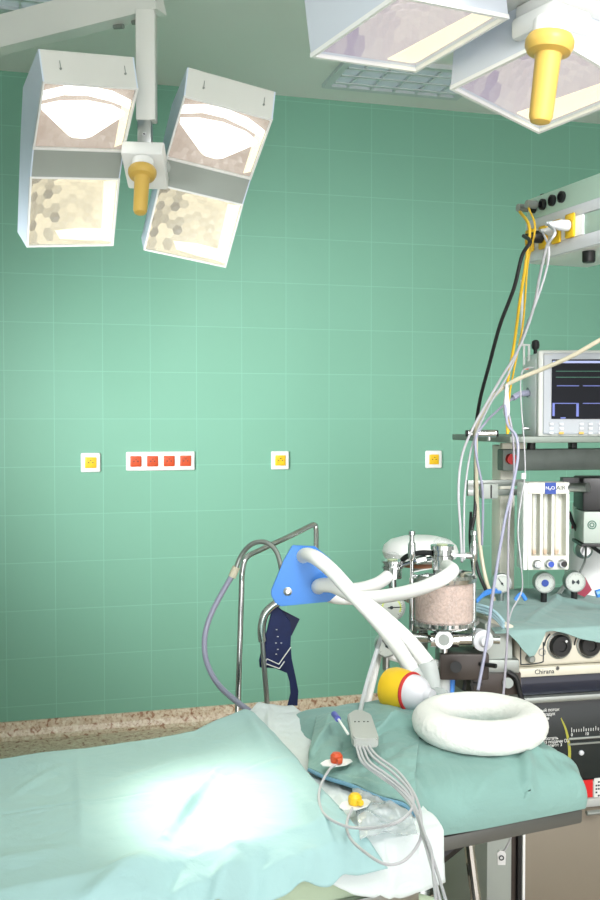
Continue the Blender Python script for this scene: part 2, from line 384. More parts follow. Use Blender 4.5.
def lamp_pane(parent, fr, Wd, a, c, kind):
    """window between profile points a and c (fr: x width, y along the lamp, z towards the light)"""
    a = V((0, *a)); c = V((0, *c)); L = (c - a).length; d = (c - a).normalized(); nn = V((0, -d.z, d.y))
    wf = Fx(fr.p(*a), fr.x, fr.x*d.x + fr.y*d.y + fr.z*d.z, fr.y*nn.y + fr.z*nn.z)
    b = B(); r = .005
    box(b, wf, 0, Wd, 0, r, -.006, .002); box(b, wf, 0, Wd, L-r, L, -.006, .002)
    box(b, wf, 0, r, r, L-r, -.006, .002); box(b, wf, Wd-r, Wd, r, L-r, -.006, .002)
    obj('window_rim', b, white, parent, smooth=False)
    m = {'near': refl_dull, 'far': refl_warm, 'cool': refl_cool}[kind]
    hex_bowl(wf, Wd, L, .028 if kind == 'near' else .05, m, parent)
    if kind == 'near':
        b = B()                         # glowing plates stand in for the fan shaped reflection and the arc above it
        pts = [(.04, .36), (.22, .29), (.5, .26), (.78, .31), (.93, .40), (.93, .45), (.62, .80), (.55, .835), (.42, .83), (.37, .80), (.05, .44)]
        prism(b, [wf.p(x*Wd, y*L, -.012) for x, y in pts], wf.z * .003)
        obj('fan_reflection', b, glow, parent, smooth=False)
        b = B(); top = [(.02, .17), (.25, .07), (.5, .055), (.75, .10), (.97, .22)]; bot = [(.97, .34), (.75, .25), (.5, .19), (.25, .20), (.02, .30)]
        prism(b, [wf.p(x*Wd, y*L, -.012) for x, y in top + bot], wf.z * .003)
        obj('bright_arc', b, glow, parent, smooth=False)
        b = B(); prism(b, [wf.p(x*Wd, y*L, -.011) for x, y in ((.88, .2), (.975, .24), (.975, .9), (.90, .95))], wf.z * .002); obj('bright_strip', b, glowc, parent, smooth=False)  # bright edge of the window put in as a glowing plate
    elif kind == 'far':
        b = B(); prism(b, [wf.p(x*Wd, y*L, -.010) for x, y in ((.83, .06), (.975, .04), (.975, .95), (.86, .93))], wf.z * .002); obj('bright_strip', b, glowc, parent, smooth=False)  # glowing plate painted in for the bright side of the window
        b = B(); prism(b, [wf.p(x*Wd, y*L, -.011) for x, y in ((.32, .78), (.6, .74), (.97, .76), (.97, .93), (.7, .93), (.38, .9))], wf.z * .002); obj('bright_patch', b, glowc, parent, smooth=False)  # bright area in the window, set in as another glowing plate
    b = B(); box(b, wf, r, Wd-r, r, L-r, -.0035, -.0015); obj('glass_pane', b, pane_m, parent, smooth=False)
def lamp_head(root, R, T, Wd=.25):
    fr = Fx(CW(T), CD(R[0]), CD(R[1]), CD(R[2]))
    b = B(); th = .004
    order = ['G1', 'B1', 'C', 'D', 'E', 'G4', 'G3', 'G2']
    def seg(a, c, lo=th, hi=None):
        a, c = V(PR[a]), V(PR[c]); d = (c-a).normalized(); nrm = V((d.y, -d.x)); cen = V((.22, -.03))
        if (cen - a).dot(nrm) < 0: nrm = -nrm
        q = [a, c, c + nrm*th, a + nrm*th]
        prism(b, [fr.p(lo, p.x, p.y) for p in q], fr.x * ((Wd-th if hi is None else hi) - lo))
    for a, c in (('G1', 'B1'), ('B1', 'C'), ('C', 'D'), ('D', 'E'), ('E', 'G4')): seg(a, c)
    h = obj('lamp_head', b, lampw, root, smooth=False)
    b = B()
    for x0 in (0, Wd-th): prism(b, [fr.p(x0, *PR[k]) for k in order], fr.x * th)
    obj('side_panel', b, lampg, h, smooth=False, label='pale blue side panel')
    b = B(); seg('G2', 'G3'); obj('centre_strip', b, greyp, h, smooth=False, label='plain grey strip between the windows')
    lamp_pane(h, fr, Wd, PR['G1'], PR['G2'], 'near'); lamp_pane(h, fr, Wd, PR['G3'], PR['G4'], 'far')
    b = B()
    g, q = V(PR['G1']), V(PR['B1']); d = (q-g).normalized(); nr = V((-abs(d.y), abs(d.x))) if True else None
    for x in (.05*Wd/.25, .2*Wd/.25 + .02):
        b = B()
        p0 = fr.p(x, *(g + d*.035)); nw = (fr.y*(-.8) + fr.z*.6).normalized()
        cyl(b, p0 - nw*.002, p0 + nw*.003, .003, 8); tube(b, [p0 + nw*.002, fr.p(x, *(g + d*.055)) + nw*.002], .001, 6, smooth=False)
        obj('screw', b, dsteel, h)
    return fr
def lamp_handle(root, base, axis, s=1.):
    axis = V(axis).normalized(); b = B()
    lathe(b, base, axis, [(.018*s, -.004), (.031*s, 0), (.034*s, .006*s), (.034*s, .014*s), (.030*s, .022*s), (.0195*s, .026*s), (.018*s, .03*s), (.0165*s, .112*s), (.0135*s, .119*s), (.006*s, .122*s), (0, .1225*s)], 28)
    h = obj('lamp_handle', b, yellow, root, label='yellow plastic grip')
    b = B(); lathe(b, V(base) - axis*.022*s, axis, [(.026*s, 0), (.026*s, .0215*s)], 24); obj('handle_collar', b, white, h)

RL = ((.855, .119, .505), (-.316, -.653, .688), (.412, -.748, -.52)); TL = (-.631, .904, 2.428)
RR = ((.93, -.143, .338), (-.341, -.676, .653), (.135, -.723, -.678)); TR = (-.307, .938, 2.618)
hub = P(144, 166, 2.66)
lampA = thing('surgical_lamp', 'white surgical lamp with two square-windowed heads, hanging at the upper left before the tiled wall', 'surgical lamp', hub, 0)
frL = lamp_head(lampA, RL, TL); frR = lamp_head(lampA, RR, TR)
ax = CD((.22, -.82, -.50))
ax = V((.0, -.50, -.86)).normalized()
hf = Fx(hub, V((1, 0, -.03)), V((0, .86, -.50)), -ax)
b = B(); box(b, hf, -.055, .055, -.05, .085, -.005, .04, .006); box(b, hf, -.055, .055, -.035, .035, .04, .055, .004)
obj('lamp_yoke', b, white, lampA)
b = B(); tube(b, [hub + V((-.04, .06, .02)), frL.p(.25, .23, -.05)], .016, 12, smooth=False); tube(b, [hub + V((.05, .05, .01)), frR.p(.0, .23, -.05)], .016, 12, smooth=False)
obj('swivel_joint', b, greyp, lampA)
lamp_handle(lampA, P(142.5, 169, 2.60), V((0, -.33, -.94)), 1.1)
dA = 2.66; AF = Fr(P(145, 90, dA), 0)
b = B(); x0, z0 = AF.hit(137, 122); x1, z1 = AF.hit(156, 12); box(b, AF, x0, x1, -.022, .022, z0, z1, .004)
obj('lamp_post', b, lampw, lampA)
b = B(); x0, z0 = AF.hit(138.5, 156); x1, z1 = AF.hit(152, 121); box(b, AF, x0, x1, -.018, .018, z0, z1, .003); cyl(b, AF.at(144, 134, -.022), AF.at(144, 134, -.017), .004, 10)
lp = obj('post_joint', b, steel, lampA)
b = B(); cyl(b, AF.at(144, 134, -.0235), AF.at(144, 134, -.0221), .0035, 10); obj('bolt_hole', b, black, lp)
# slanting ceiling arm: a deep box beam ending above the post
pa, pb = P(152, 8, dA), P(0, 34, 2.87); pa.z = 2.452; pb.z = 2.43
mint_l = mat('mint_light', (.56, .76, .65), .4)
dv = (pb - pa).normalized(); BF = Fx(pa, dv, V((0, 0, 1)).cross(dv), V((0, 0, 1)))
b = B(); prism(b, [BF.p(-.03, -.025, -.035), BF.p(-.01, -.025, .058), BF.p(1.5, -.025, .058), BF.p(1.5, -.025, -.035), BF.p(.1, -.025, -.035)], BF.y * .05)
obj('ceiling_arm', b, lampw, lampA, smooth=False)
b = B(); lathe(b, BF.p(1.42, 0, .059), (0, 0, 1), [(.06, 0), (.06, 2.75-2.50+.19-.04), (.1, 2.75-2.50+.15), (.1, 2.75-BF.p(1.42, 0, .059).z)], 28); obj('ceiling_mount', b, white, lampA)
for t_ in (.055, .115):
    b = B(); tube(b, [BF.p(t_-.015, -.012, -.043), BF.p(t_+.015, -.012, -.038)], .007, 8, smooth=False); obj('cable_gland', b, dsteel, lampA)

# nearer lamp
R1 = ((.827, .10, .553), (.550, .060, -.833)); T1 = (.018, .645, 1.62)
R2 = ((.808, -.154, .568), (.581, .049, -.813)); T2 = (.258, .620, 1.696)
hubB = P(551, 38, 1.56)
lampB = thing('surgical_lamp', 'large white surgical lamp cut off by the top right corner, nearest to the camera', 'surgical lamp', hubB, 0)
def square_head(root, R, T, s=.225, hgt=.13):
    x, y = CD(R[0]).normalized(), CD(R[1]).normalized(); y = (y - x*x.dot(y)).normalized(); z = y.cross(x)
    if z.z > 0: z = -z                  # towards the light (down)
    fr = Fx(CW(T), x, y, z); b = B(); t = .004
    box(b, fr, 0, s, 0, t, -hgt, 0); box(b, fr, 0, s, s-t, s, -hgt, 0); box(b, fr, 0, t, t, s-t, -hgt, 0); box(b, fr, s-t, s, t, s-t, -hgt, 0); box(b, fr, t, s-t, t, s-t, -hgt, -hgt+t)
    h = obj('lamp_head', b, lampb, root, smooth=False)
    b = B(); r = .005
    for q in ((-.001, s+.001, -.001, r), (-.001, s+.001, s-r, s+.001), (-.001, r, r, s-r), (s-r, s+.001, r, s-r)): box(b, fr, *q, -.004, .003)
    obj('window_rim', b, white, h, smooth=False)
    hex_bowl(fr, s, s, .06, refl_cool, h, rad=.0125)
    b = B(); prism(b, [fr.p(x_*s, y_*s, -.012) for x_, y_ in ((.70, .03), (.97, .03), (.97, .97), (.97, .97), (.80, .97))][:3] + [fr.p(.80*s, .97*s, -.012)], fr.z*.002)
    obj('bright_strip', b, glowc, h, smooth=False)  # bright cream side of the window painted as a glowing plate
    b = B(); box(b, fr, r, s-r, r, s-r, -.0035, -.0015); obj('glass_pane', b, pane_m, h, smooth=False)
    return fr
f1 = square_head(lampB, R1, T1); f2 = square_head(lampB, R2, T2)
HB = Fx(hubB, CD((.83, .0, .55)), CD((.55, .0, -.83)), V((0, 0, 1)))
b = B(); box(b, HB, -.045, .045, -.045, .045, .0, .035, .008); box(b, HB, -.03, .12, -.05, .05, .036, .06, .006)
obj('lamp_yoke', b, white, lampB)
b = B(); box(b, HB, -.20, .34, -.09, .16, .061, .15, .012); obj('lamp_body', b, lampw, lampB)
b = B(); box(b, HB, .055, .10, -.056, -.0505, .036, .058, .003); obj('latch', b, dsteel, lampB)
b = B(); cyl(b, HB.p(.05, .03, .16), HB.p(.05, .03, 2.75 - hubB.z), .035, 24); obj('lamp_post', b, lampw, lampB)
lamp_handle(lampB, P(550.5, 37, 1.46), (P(541.5, 118, 1.50) - P(550, 48, 1.50)), 1.06)

# light of the lamps themselves
def lamp_spot(root, src, tgt, e, ang, blend, col, r=.05):
    o = light('lamp_light', 'SPOT', src, tgt, e, col, spot_size=math.radians(ang), spot_blend=blend, shadow_soft_size=r)
    M = world_of(root); o.parent = root; o.matrix_parent_inverse = M.inverted()
HOT = PZ(186, 819, .80); HOT2 = PZ(345, 850, .78)
lamp_spot(lampA, frL.p(.125, .23, .10), HOT, 140, 8.0, .6, (1, .93, .78)); lamp_spot(lampA, frR.p(.125, .23, .10), HOT + V((.05, .03, 0)), 140, 8.0, .6, (1, .94, .80))
lamp_spot(lampA, frR.p(.125, .1, .10), HOT + V((-.05, .0, 0)), 30, 26, 1, (1, .90, .48))
lamp_spot(lampB, f1.p(.11, .11, .03), HOT2, 12, 30, 1, (1, .96, .88)); lamp_spot(lampB, f2.p(.11, .11, .03), PZ(330, 800, .8), 5, 46, 1, (1, .97, .9))

# ================================================================== OPERATING TABLE
TZ = .80; TY = math.radians(24)
TB = Fr((0, 1.22, 0), TY)
tab = thing('operating_table', 'black padded operating table with a metal frame under the green drapes', 'operating table', TB.p(-.4, .28, 0), TY)
pad = mat('black_pad', (.02, .022, .022), .5)
b = B(); box(b, TB, -1.6, .17, .0, .465, .73, .785, .015, 3); obj('mattress', b, pad, tab)
b = B(); box(b, TB, .20, .455, .10, .47, .745, .785, .014, 3); obj('head_pad', b, pad, tab)
b = B(); box(b, TB, .17, .49, .055, .50, .722, .744, .004); box(b, TB, -1.6, .18, .02, .45, .70, .7215, .004); obj('table_frame', b, mat('frame_dark', (.13, .135, .125), .4, .3), tab)
b = B(); box(b, TB, -1.6, .16, -.022, -.010, .695, .725, .003); box(b, TB, -1.6, .16, .480, .492, .695, .725, .003)
for s in (-1.4, -.8, -.3, .1):
    box(b, TB, s, s+.03, -.011, .021, .70, .72); box(b, TB, s, s+.03, .449, .481, .70, .72)
obj('side_rail', b, steel, tab)
b = B(); box(b, TB, -.62, -.28, .12, .42, .12, .70, .02); obj('table_column', b, steel, tab)
b = B(); box(b, TB, -1.0, .1, .06, .48, 0, .12, .03); obj('table_base', b, dsteel, tab)
b = B()
for w_ in (.10, .44): tube(b, [TB.p(-.25, w_, .45), TB.p(.08, w_, .60), TB.p(.30, w_, .715)], .014, 8, smooth=False)
tube(b, [TB.p(.12, .06, .695), TB.p(.20, .06, .52), TB.p(.32, .10, .30)], .02, 8, smooth=False)
obj('head_support', b, black, tab)
b = B(); cyl(b, TB.p(.27, .16, .72), TB.p(.27, .16, .45), .016); cyl(b, TB.p(.27, .16, .62), TB.p(.27, .16, .58), .026); tube(b, [TB.p(.33, .12, .70), TB.p(.34, .10, .5), TB.p(.31, .12, .3)], .008); obj('adjuster', b, chrome, tab)

def plate(pts): return [V(p) for p in pts]
def poly_at(line, t):
    L = [0]
    for a, c in zip(line, line[1:]): L.append(L[-1] + (V(c)-V(a)).length)
    s = t * L[-1]
    for i in range(len(line)-1):
        if s <= L[i+1] + 1e-9:
            k = (s - L[i]) / max(L[i+1]-L[i], 1e-9); return V(line[i]).lerp(V(line[i+1]), k)
    return V(line[-1])
def coons(name, near, far, left, right, m, nu=90, nv=60, creases=(), amp=.004, sc=6, seed=0, thick=.0015, parent=None, post=None, pxc=()):
    wc = [(PZ(a, b_, .805), PZ(c, d_, .805), wd, h) for a, b_, c, d_, wd, h in pxc]
    c00, c10, c01, c11 = V(near[0]), V(near[-1]), V(far[0]), V(far[-1])
    def fn(u, v):
        p = poly_at(near, u)*(1-v) + poly_at(far, u)*v + poly_at(left, v)*(1-u) + poly_at(right, v)*u
        p -= c00*(1-u)*(1-v) + c10*u*(1-v) + c01*(1-u)*v + c11*u*v
        dz = amp * noise.noise(V((p.x*sc+seed, p.y*sc, seed))) + amp*.5*noise.noise(V((p.x*sc*2.7, p.y*sc*2.7+seed, seed)))
        dz += amp*.25*abs(noise.noise(V((p.x*sc*6, p.y*sc*6+seed, seed))))
        for (u0, v0, u1, v1, wd, h) in creases:
            a = V((u0, v0)); d = V((u1-u0, v1-v0)); q = V((u, v)) - a; k = max(0, min(1, q.dot(d)/d.length_squared))
            dist = (q - d*k).length; dz += h*math.exp(-(dist/wd)**2) * (math.sin(math.pi*min(max(k, .08), .92)))**.5
        for A, C, wd, h in wc:
            a = V((A.x, A.y)); d = V((C.x-A.x, C.y-A.y)); q = V((p.x, p.y)) - a; k = max(0, min(1, q.dot(d)/d.length_squared))
            q = q + V((noise.noise(V((p.x*9, p.y*9, 3))), noise.noise(V((p.x*9, p.y*9, 7)))))*.006
            dist = (q - d*k).length; dz += h*math.exp(-(dist/wd)**2) * math.sin(math.pi*min(max(k, .06), .94))**.6
        p = p + V((0, 0, dz))
        if post: p = post(p, u, v)
        return p
    b = B(); grid(b, fn, nu, nv)
    return obj(name, b, m, parent, solid=thick, angle=80)

# pale sheet hanging from the near side of the table, under everything
def zc(s): return .006*math.sin(s*23) + .004*math.sin(s*51+1)
sheet = coons('under_sheet',
      [TB.p(s, -.035+zc(s)*.5, .56) for s in [x*.05-1.2 for x in range(0, 29)]], [TB.p(s, .06, .786) for s in [x*.05-1.2 for x in range(0, 25)]],
      [TB.p(-1.2, -.035, .56), TB.p(-1.2, -.012, .74), TB.p(-1.2, -.006, .782), TB.p(-1.2, .01, .786), TB.p(-1.2, .06, .786)],
      [TB.p(.22, -.035, .56), TB.p(.19, -.016, .70), TB.p(.06, -.010, .755), TB.p(.0, -.006, .782), TB.p(.0, .01, .786), TB.p(.0, .06, .786)], cl_pale, 80, 40, amp=.0012, seed=5)
sheet.name = 'bed_sheet'; tag(sheet, 'pale yellow-green sheet hanging down from the near edge of the table, below the teal drape', 'sheet')
def on_table(p, u, v):                  # cloth rests on the pad, never sinks into it
    w_ = (p - TB.o).dot(TB.y)
    if w_ > -.012: p.z = max(p.z, .7925 - .006*max(0, (.012-w_)/.024) + .003*noise.noise(V((p.x*30, p.y*30, 4))))
    return p
# crinkled white sheet in the gap
g = coons('paper_sheet',
      [TB.p(.0, -.022, .765), TB.p(.06, -.03, .735), TB.p(.11, -.032, .722), TB.p(.16, -.03, .718), TB.p(.20, -.02, .722)],
      [TB.p(.125, .53, .797), TB.p(.17, .57, .806), TB.p(.23, .55, .800)],
      [TB.p(.0, -.022, .765), TB.p(.0, -.010, .791), TB.p(.0, .03, .796), TB.p(.06, .4, .797), TB.p(.125, .53, .797)],
      [TB.p(.20, -.02, .722), TB.p(.205, -.004, .786), TB.p(.215, .08, .798), TB.p(.22, .3, .799), TB.p(.23, .55, .800)],
      cl_white, 70, 110, post=on_table, amp=.006, sc=13, seed=2, creases=((.4, .1, .7, .5, .03, .008), (.6, .02, .9, .3, .02, .010), (.3, .55, .6, .95, .03, .006), (.7, .2, .5, .0, .02, .008)))
tag(g, 'crumpled white paper sheet on the table between the large teal drape and the head end', 'sheet')
# crinkled clear plastic film on top of it
g = coons('plastic_film',
      [PZ(360, 838, .803), PZ(392, 832, .803), PZ(418, 836, .804)], [PZ(352, 788, .812), PZ(378, 796, .812), PZ(412, 814, .812)],
      [PZ(360, 838, .803), PZ(352, 788, .812)], [PZ(418, 836, .804), PZ(412, 814, .812)], film, 50, 40, amp=.006, sc=28, seed=9, thick=.0006)
tag(g, 'crinkled clear plastic film beside the folded cloth corner on the table', 'plastic film')

# main drape
far_l = [TB.p(-1.3, .485, .80), PZ(-100, 775, .802), PZ(0, 760, .803), PZ(75, 750, .804), PZ(150, 740, .804), PZ(195, 731, .806), PZ(215, 721, .812), PZ(243, 709, .822), PZ(254, 713, .818), PZ(264, 722, .808)]
near_l = [TB.p(-1.3, -.036, .742), TB.p(-.9, -.038, .746), TB.p(-.4, -.035, .752), TB.p(-.08, -.038, .757), TB.p(.0, -.038, .760), TB.p(.105, -.036, .762)]
left_l = [TB.p(-1.3, -.04, .74), TB.p(-1.3, -.022, .792), TB.p(-1.3, .01, .808), TB.p(-1.3, .28, .808), TB.p(-1.3, .485, .80)]
right_l = [TB.p(.105, -.036, .762), TB.p(.090, -.014, .792), TB.p(.080, .02, .808), TB.p(.11, .26, .808), TB.p(.13, .42, .808), PZ(264, 722, .808)]
cr = []
PXC = [(163, 840, 216, 772, .0055, .013), (170, 848, 226, 778, .009, -.006), (-10, 818, 150, 794, .0022, -.004), (-10, 821, 150, 797, .004, .002), (76, 751, 84, 862, .006, .0035),
       (60, 905, 158, 852, .016, .013), (188, 905, 236, 846, .013, .020), (205, 915, 262, 850, .012, -.016), (272, 910, 312, 846, .012, .020), (292, 910, 335, 850, .012, -.014), (335, 885, 350, 842, .010, .013), (120, 905, 190, 850, .012, -.010), (240, 778, 300, 762, .008, .004),
       (10, 800, 60, 768, .008, .004), (90, 790, 180, 760, .010, .003), (-40, 870, 70, 850, .015, .005), (245, 712, 268, 760, .010, .005), (300, 800, 345, 850, .012, .006)]
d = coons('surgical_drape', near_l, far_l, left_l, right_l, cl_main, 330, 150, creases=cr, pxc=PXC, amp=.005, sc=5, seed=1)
tag(d, 'large teal surgical drape over the table body, with the bright lamp spot on it', 'drape')

# head drape: cloth-wrapped mound on the head pad
hx = [(.165, .055), (.30, .045), (.485, .045), (.51, .09), (.54, .23), (.525, .49), (.48, .515), (.34, .515), (.20, .50), (.175, .40), (.165, .2)]
HC = [(PZ(a, b_, .815), PZ(c, d_, .815), wd, h) for a, b_, c, d_, wd, h in ((568, 772, 505, 806, .007, .007), (572, 784, 520, 814, .008, -.0015), (404, 772, 442, 826, .006, .010), (412, 768, 452, 822, .008, -.006), (448, 800, 500, 770, .007, .005), (530, 752, 562, 768, .006, .004))]
def head_surface():
    b = B(); n = 260; ring = catmull([TB.p(x, y, 0) for x, y in hx + [hx[0]]], 1)
    pts = hx + [hx[0]]; c = (.345, .28)
    def outl(t): p = poly_at([V((x, y, 0)) for x, y in pts], t); return p
    prof = [(0, .026), (.3, .026), (.55, .024), (.75, .019), (.88, .010), (.96, -.004), (1.0, -.020), (1.012, -.036), (1.004, -.050)]
    prev = None
    P_ = catmull([V((r, z, 0)) for r, z in prof[1:]], 12)
    top = b.verts.new(TB.p(c[0], c[1], TZ + .020))
    for q in P_:
        r, z = q.x, q.y; row = []
        for i in range(n):
            o = outl(i/n); x = c[0] + (o.x-c[0])*r; y = c[1] + (o.y-c[1])*r
            w_ = .0045*noise.noise(V((x*14, y*14, 3))) + .003*noise.noise(V((x*34, y*34, 8)))
            a = math.atan2(y-c[1], x-c[0]); w_ += .0018*max(0, r-.75)*4*math.sin(a*11+1.3*math.sin(a*3))
            # diagonal folds towards the near right corner
            k = (x-.30)*.5 + (y-.1); dd = abs((x-.46)*.83 + (y-.16)*(-.55)); w_ += .013*math.exp(-(dd/.008)**2) * (1 if r > .5 else 0) * max(0, min(1, (r-.5)*4)) * (1 if x > .38 and y < .3 else 0)
            dd = abs((x-.43)*.3 + (y-.115)*.95); w_ += .007*math.exp(-(dd/.009)**2) * (1 if x > .36 else 0) * max(0, min(1, (x-.36)*20))
            q0 = TB.p(x, y, 0)
            for A, C, wd, hh in HC:
                a_ = V((A.x, A.y)); d_ = V((C.x-A.x, C.y-A.y)); q_ = V((q0.x, q0.y)) - a_; k_ = max(0, min(1, q_.dot(d_)/d_.length_squared))
                w_ += hh*math.exp(-((q_ - d_*k_).length/wd)**2) * math.sin(math.pi*min(max(k_, .06), .94))**.6
            w_ *= max(0, min(1, (z+.042)/.03)); row.append(b.verts.new(TB.p(x, y, TZ + z + w_)))
        if prev is None:
            for i in range(n): b.faces.new((top, row[i], row[(i+1) % n]))
        else:
            for i in range(n): b.faces.new((prev[i], row[i], row[(i+1) % n], prev[(i+1) % n]))
        prev = row
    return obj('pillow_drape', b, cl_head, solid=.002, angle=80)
d = head_surface(); tag(d, 'green cloth wrapped over the head end of the table, under the white ring pad', 'drape')
# loose folded flap left of it
fl = coons('folded_drape',
      [PZ(308, 768, .805), PZ(326, 776, .806), PZ(352, 784, .807), PZ(380, 796, .808), PZ(404, 803, .806), PZ(418, 816, .800)],
      [PZ(317, 716, .825), PZ(330, 712, .838), PZ(350, 728, .818), PZ(375, 728, .822), PZ(400, 716, .826), PZ(432, 708, .830)],
      [PZ(308, 768, .805), PZ(310, 750, .810), PZ(314, 730, .818), PZ(317, 716, .825)],
      [PZ(418, 816, .800), PZ(415, 775, .826), PZ(420, 730, .830), PZ(432, 708, .830)], cl_head, 110, 80,
      creases=((.02, .2, .25, .98, .03, .013), (.25, .3, .42, .95, .04, -.010), (.35, .85, .9, .8, .04, .014), (.4, .62, .95, .93, .03, .014), (.5, .15, .9, .5, .05, -.006), (.3, .05, .9, .06, .02, .004)), amp=.006, sc=12, seed=4, thick=.003)
tag(fl, 'folded green cloth flap lying left of the head rest under the cable block', 'drape')
b = B(); tube(b, [PZ(309, 770, .803), PZ(326, 778, .804), PZ(352, 786, .805), PZ(380, 798, .806), PZ(404, 805, .804), PZ(416, 815, .799)], .0030, 8)
obj('hem', b, mat('hem_blue', (.17, .36, .50), .8), fl, label='bluish stitched hem')

# ring pad
RC = TB.p(.41, .0, 0); rc = PZ(479.5, 722, .848)
b = B(); Rr, rr = .0790, .0280
nn_, mm_ = 120, 28
g = []
for i in range(nn_):
    a = 2*math.pi*i/nn_; row = []
    for j in range(mm_):
        c_ = 2*math.pi*j/mm_; k = rr * (1 + .025*noise.noise(V((math.cos(a)*3, math.sin(a)*3, j*.3))) + .010*math.sin(a*46+j*.5)*max(0, -math.cos(c_)))
        row.append(b.verts.new(rc + V((math.cos(a)*(Rr + k*math.cos(c_)), math.sin(a)*(Rr + k*math.cos(c_)), k*math.sin(c_)*.93))))
    g.append(row)
for i in range(nn_):
    for j in range(mm_): b.faces.new((g[i][j], g[(i+1) % nn_][j], g[(i+1) % nn_][(j+1) % mm_], g[i][(j+1) % mm_]))
tag(obj('head_ring', b, gauzew, angle=80), 'white gauze-wrapped ring pillow lying on the green head drape', 'ring pillow')

# ================================================================== ECG LEADS
blk = thing('electrode_cable', 'grey lead block with a bundle of white electrode leads lying on the folded cloth', 'cable', PZ(362, 737, .858))
bc0, bc1 = PZ(358, 718, .848), PZ(366, 748, .846)
dv = (bc1-bc0).normalized(); sd = dv.cross(V((0, 0, 1))).normalized(); upv = sd.cross(dv)
KF = Fx(bc0, sd, dv, upv if upv.z > 0 else -upv)
Lb = (bc1-bc0).length
b = B(); wv = .019
prism(b, [KF.p(-.006, 0, 0), KF.p(-wv, .022, 0), KF.p(-wv*1.05, Lb*.92, 0), KF.p(-wv*.9, Lb, 0), KF.p(wv*.9, Lb, 0), KF.p(wv*1.05, Lb*.92, 0), KF.p(wv, .022, 0), KF.p(.006, 0, 0)], KF.z*.014)
bmesh.ops.bevel(b, geom=b.edges[:], offset=.002, segments=2, affect='EDGES')
obj('lead_block', b, grey, blk, label='grey plastic block')
b = B()
for x in (-.010, -.004, .004, .010): cyl(b, KF.p(x, Lb*.45, .0135), KF.p(x, Lb*.45, .0150), .0012, 8)
obj('contact_mark', b, dink, blk)
def drp(lst): return [PZ(x, y, z) for x, y, z in lst]
leads = [
 [(356, 745, .866), (362, 762, .862), (378, 775, .858), (398, 790, .853), (415, 812, .848), (424, 840, .84), (432, 868, .83), (440, 900, .82), (450, 940, .8)],
 [(359, 746, .866), (366, 763, .864), (382, 775, .860), (401, 790, .855), (415, 808, .85), (426, 838, .845), (436, 868, .83), (446, 902, .82), (456, 945, .8)],
 [(363, 747, .866), (370, 762, .866), (386, 774, .862), (403, 788, .857), (414, 804, .85), (423, 830, .842), (431, 850, .84), (433, 872, .83), (436, 900, .82)],
 [(366, 747, .866), (374, 758, .866), (392, 772, .862), (406, 786, .857), (413, 798, .852), (410, 812, .848), (395, 823, .84), (370, 828, .826), (345, 826, .82), (325, 815, .818), (319, 800, .818), (321, 785, .819), (329, 770, .822), (335, 765, .825)],
 [(369, 746, .866), (377, 756, .866), (396, 770, .862), (408, 784, .857), (417, 800, .852), (421, 818, .845), (420, 840, .832), (405, 860, .815), (385, 864, .812), (362, 850, .812), (349, 836, .812), (347, 822, .814), (352, 808, .818)]]
for i, l in enumerate(leads):
    b = B(); tube(b, drp(l), .0019, 8, 8); obj('electrode_lead', b, cablew, blk)
b = B(); tube(b, [PZ(358, 721, .852), P(362, 703, 1.75), P(368, 680, 1.80), P(377, 650, 1.88), P(385, 627, 2.0), P(392, 622, 2.1)], .0042, 10)
obj('trunk_cable', b, lgrey, blk)
def electrode(px, py, z, m, mn, tilt, label):
    c = PZ(px, py, z); t = thing('electrode_pad', label, 'electrode', c, math.radians(tilt), 'electrode pads')
    f = Fr(c, math.radians(tilt)); b = B(); pts = [(-.030, -.004), (-.012, -.012), (.012, -.011), (.030, -.003), (.030, .004), (.010, .012), (-.014, .011), (-.030, .003)]
    prism(b, [f.p(x*.8, y*1.3, 0) for x, y in pts], V((0, 0, .0015))); obj('foam_pad', b, white, t, smooth=False)
    b = B(); lathe(b, f.p(0, 0, .0016), (0, 0, 1), [(.0085, 0), (.0095, .004), (.009, .010), (.006, .0135), (0, .014)], 16); box(b, f, -.004, .004, -.015, 0, .003, .010, .002); obj('snap_clip', b, m, t, label=mn)
electrode(336.5, 763, .822, sred, 'red snap clip', 20, 'white electrode pad with a red clip on the folded cloth')
electrode(355, 805, .812, syellow, 'yellow snap clip', 35, 'white electrode pad with a yellow clip on the crumpled white sheet')
# small syringe tip with blue end
sy = thing('luer_connector', 'small clear tube with a blue end beside the lead block', 'connector', PZ(340, 724, .855))
b = B(); cyl(b, PZ(337, 717, .862), PZ(348, 734, .856), .0020, 10); obj('tube', b, white, sy)
b = B(); cyl(b, PZ(334, 714, .863), PZ(338, 719, .862), .0048, 12); obj('end_cap', b, mat('cap_blue', (.10, .12, .45), .4), sy)

# ================================================================== POLES, HOLDER, CUFF
floorz = 0.0
fr1 = thing('screen_frame', 'bent steel tube frame standing behind the table, left of the blue hose holder', 'frame', (P(238, 700, 2.15).x, P(238, 700, 2.15).y, .70))
b = B(); r_ = .0062
top1 = P(245, 561, 2.15)
tube(b, [P(237, 735, 2.13), P(238, 700, 2.13), P(240, 640, 2.14), P(241.5, 590, 2.15), P(242.5, 570, 2.15), P(247, 557, 2.16), P(262, 549, 2.2), P(290, 536, 2.26), P(309, 526.5, 2.30), P(314.5, 525, 2.31), P(316, 530, 2.31), P(316, 550, 2.28), P(315, 575, 2.22)], r_, 12, 10)
obj('bent_tube', b, chrome, fr1)
b = B(); cyl(b, P(237, 735, 2.13) + V((0, 0, -.05)), P(237, 728, 2.13), .012); obj('clamp_base', b, dsteel, fr1)
hp = thing('hose_holder', 'blue plastic plate on a bent chrome rod holding the two white breathing hoses', 'hose holder', (P(267, 712, 1.98).x, P(267, 712, 1.98).y, .72))
HD = Fr(P(305, 575, 1.98), math.radians(4))
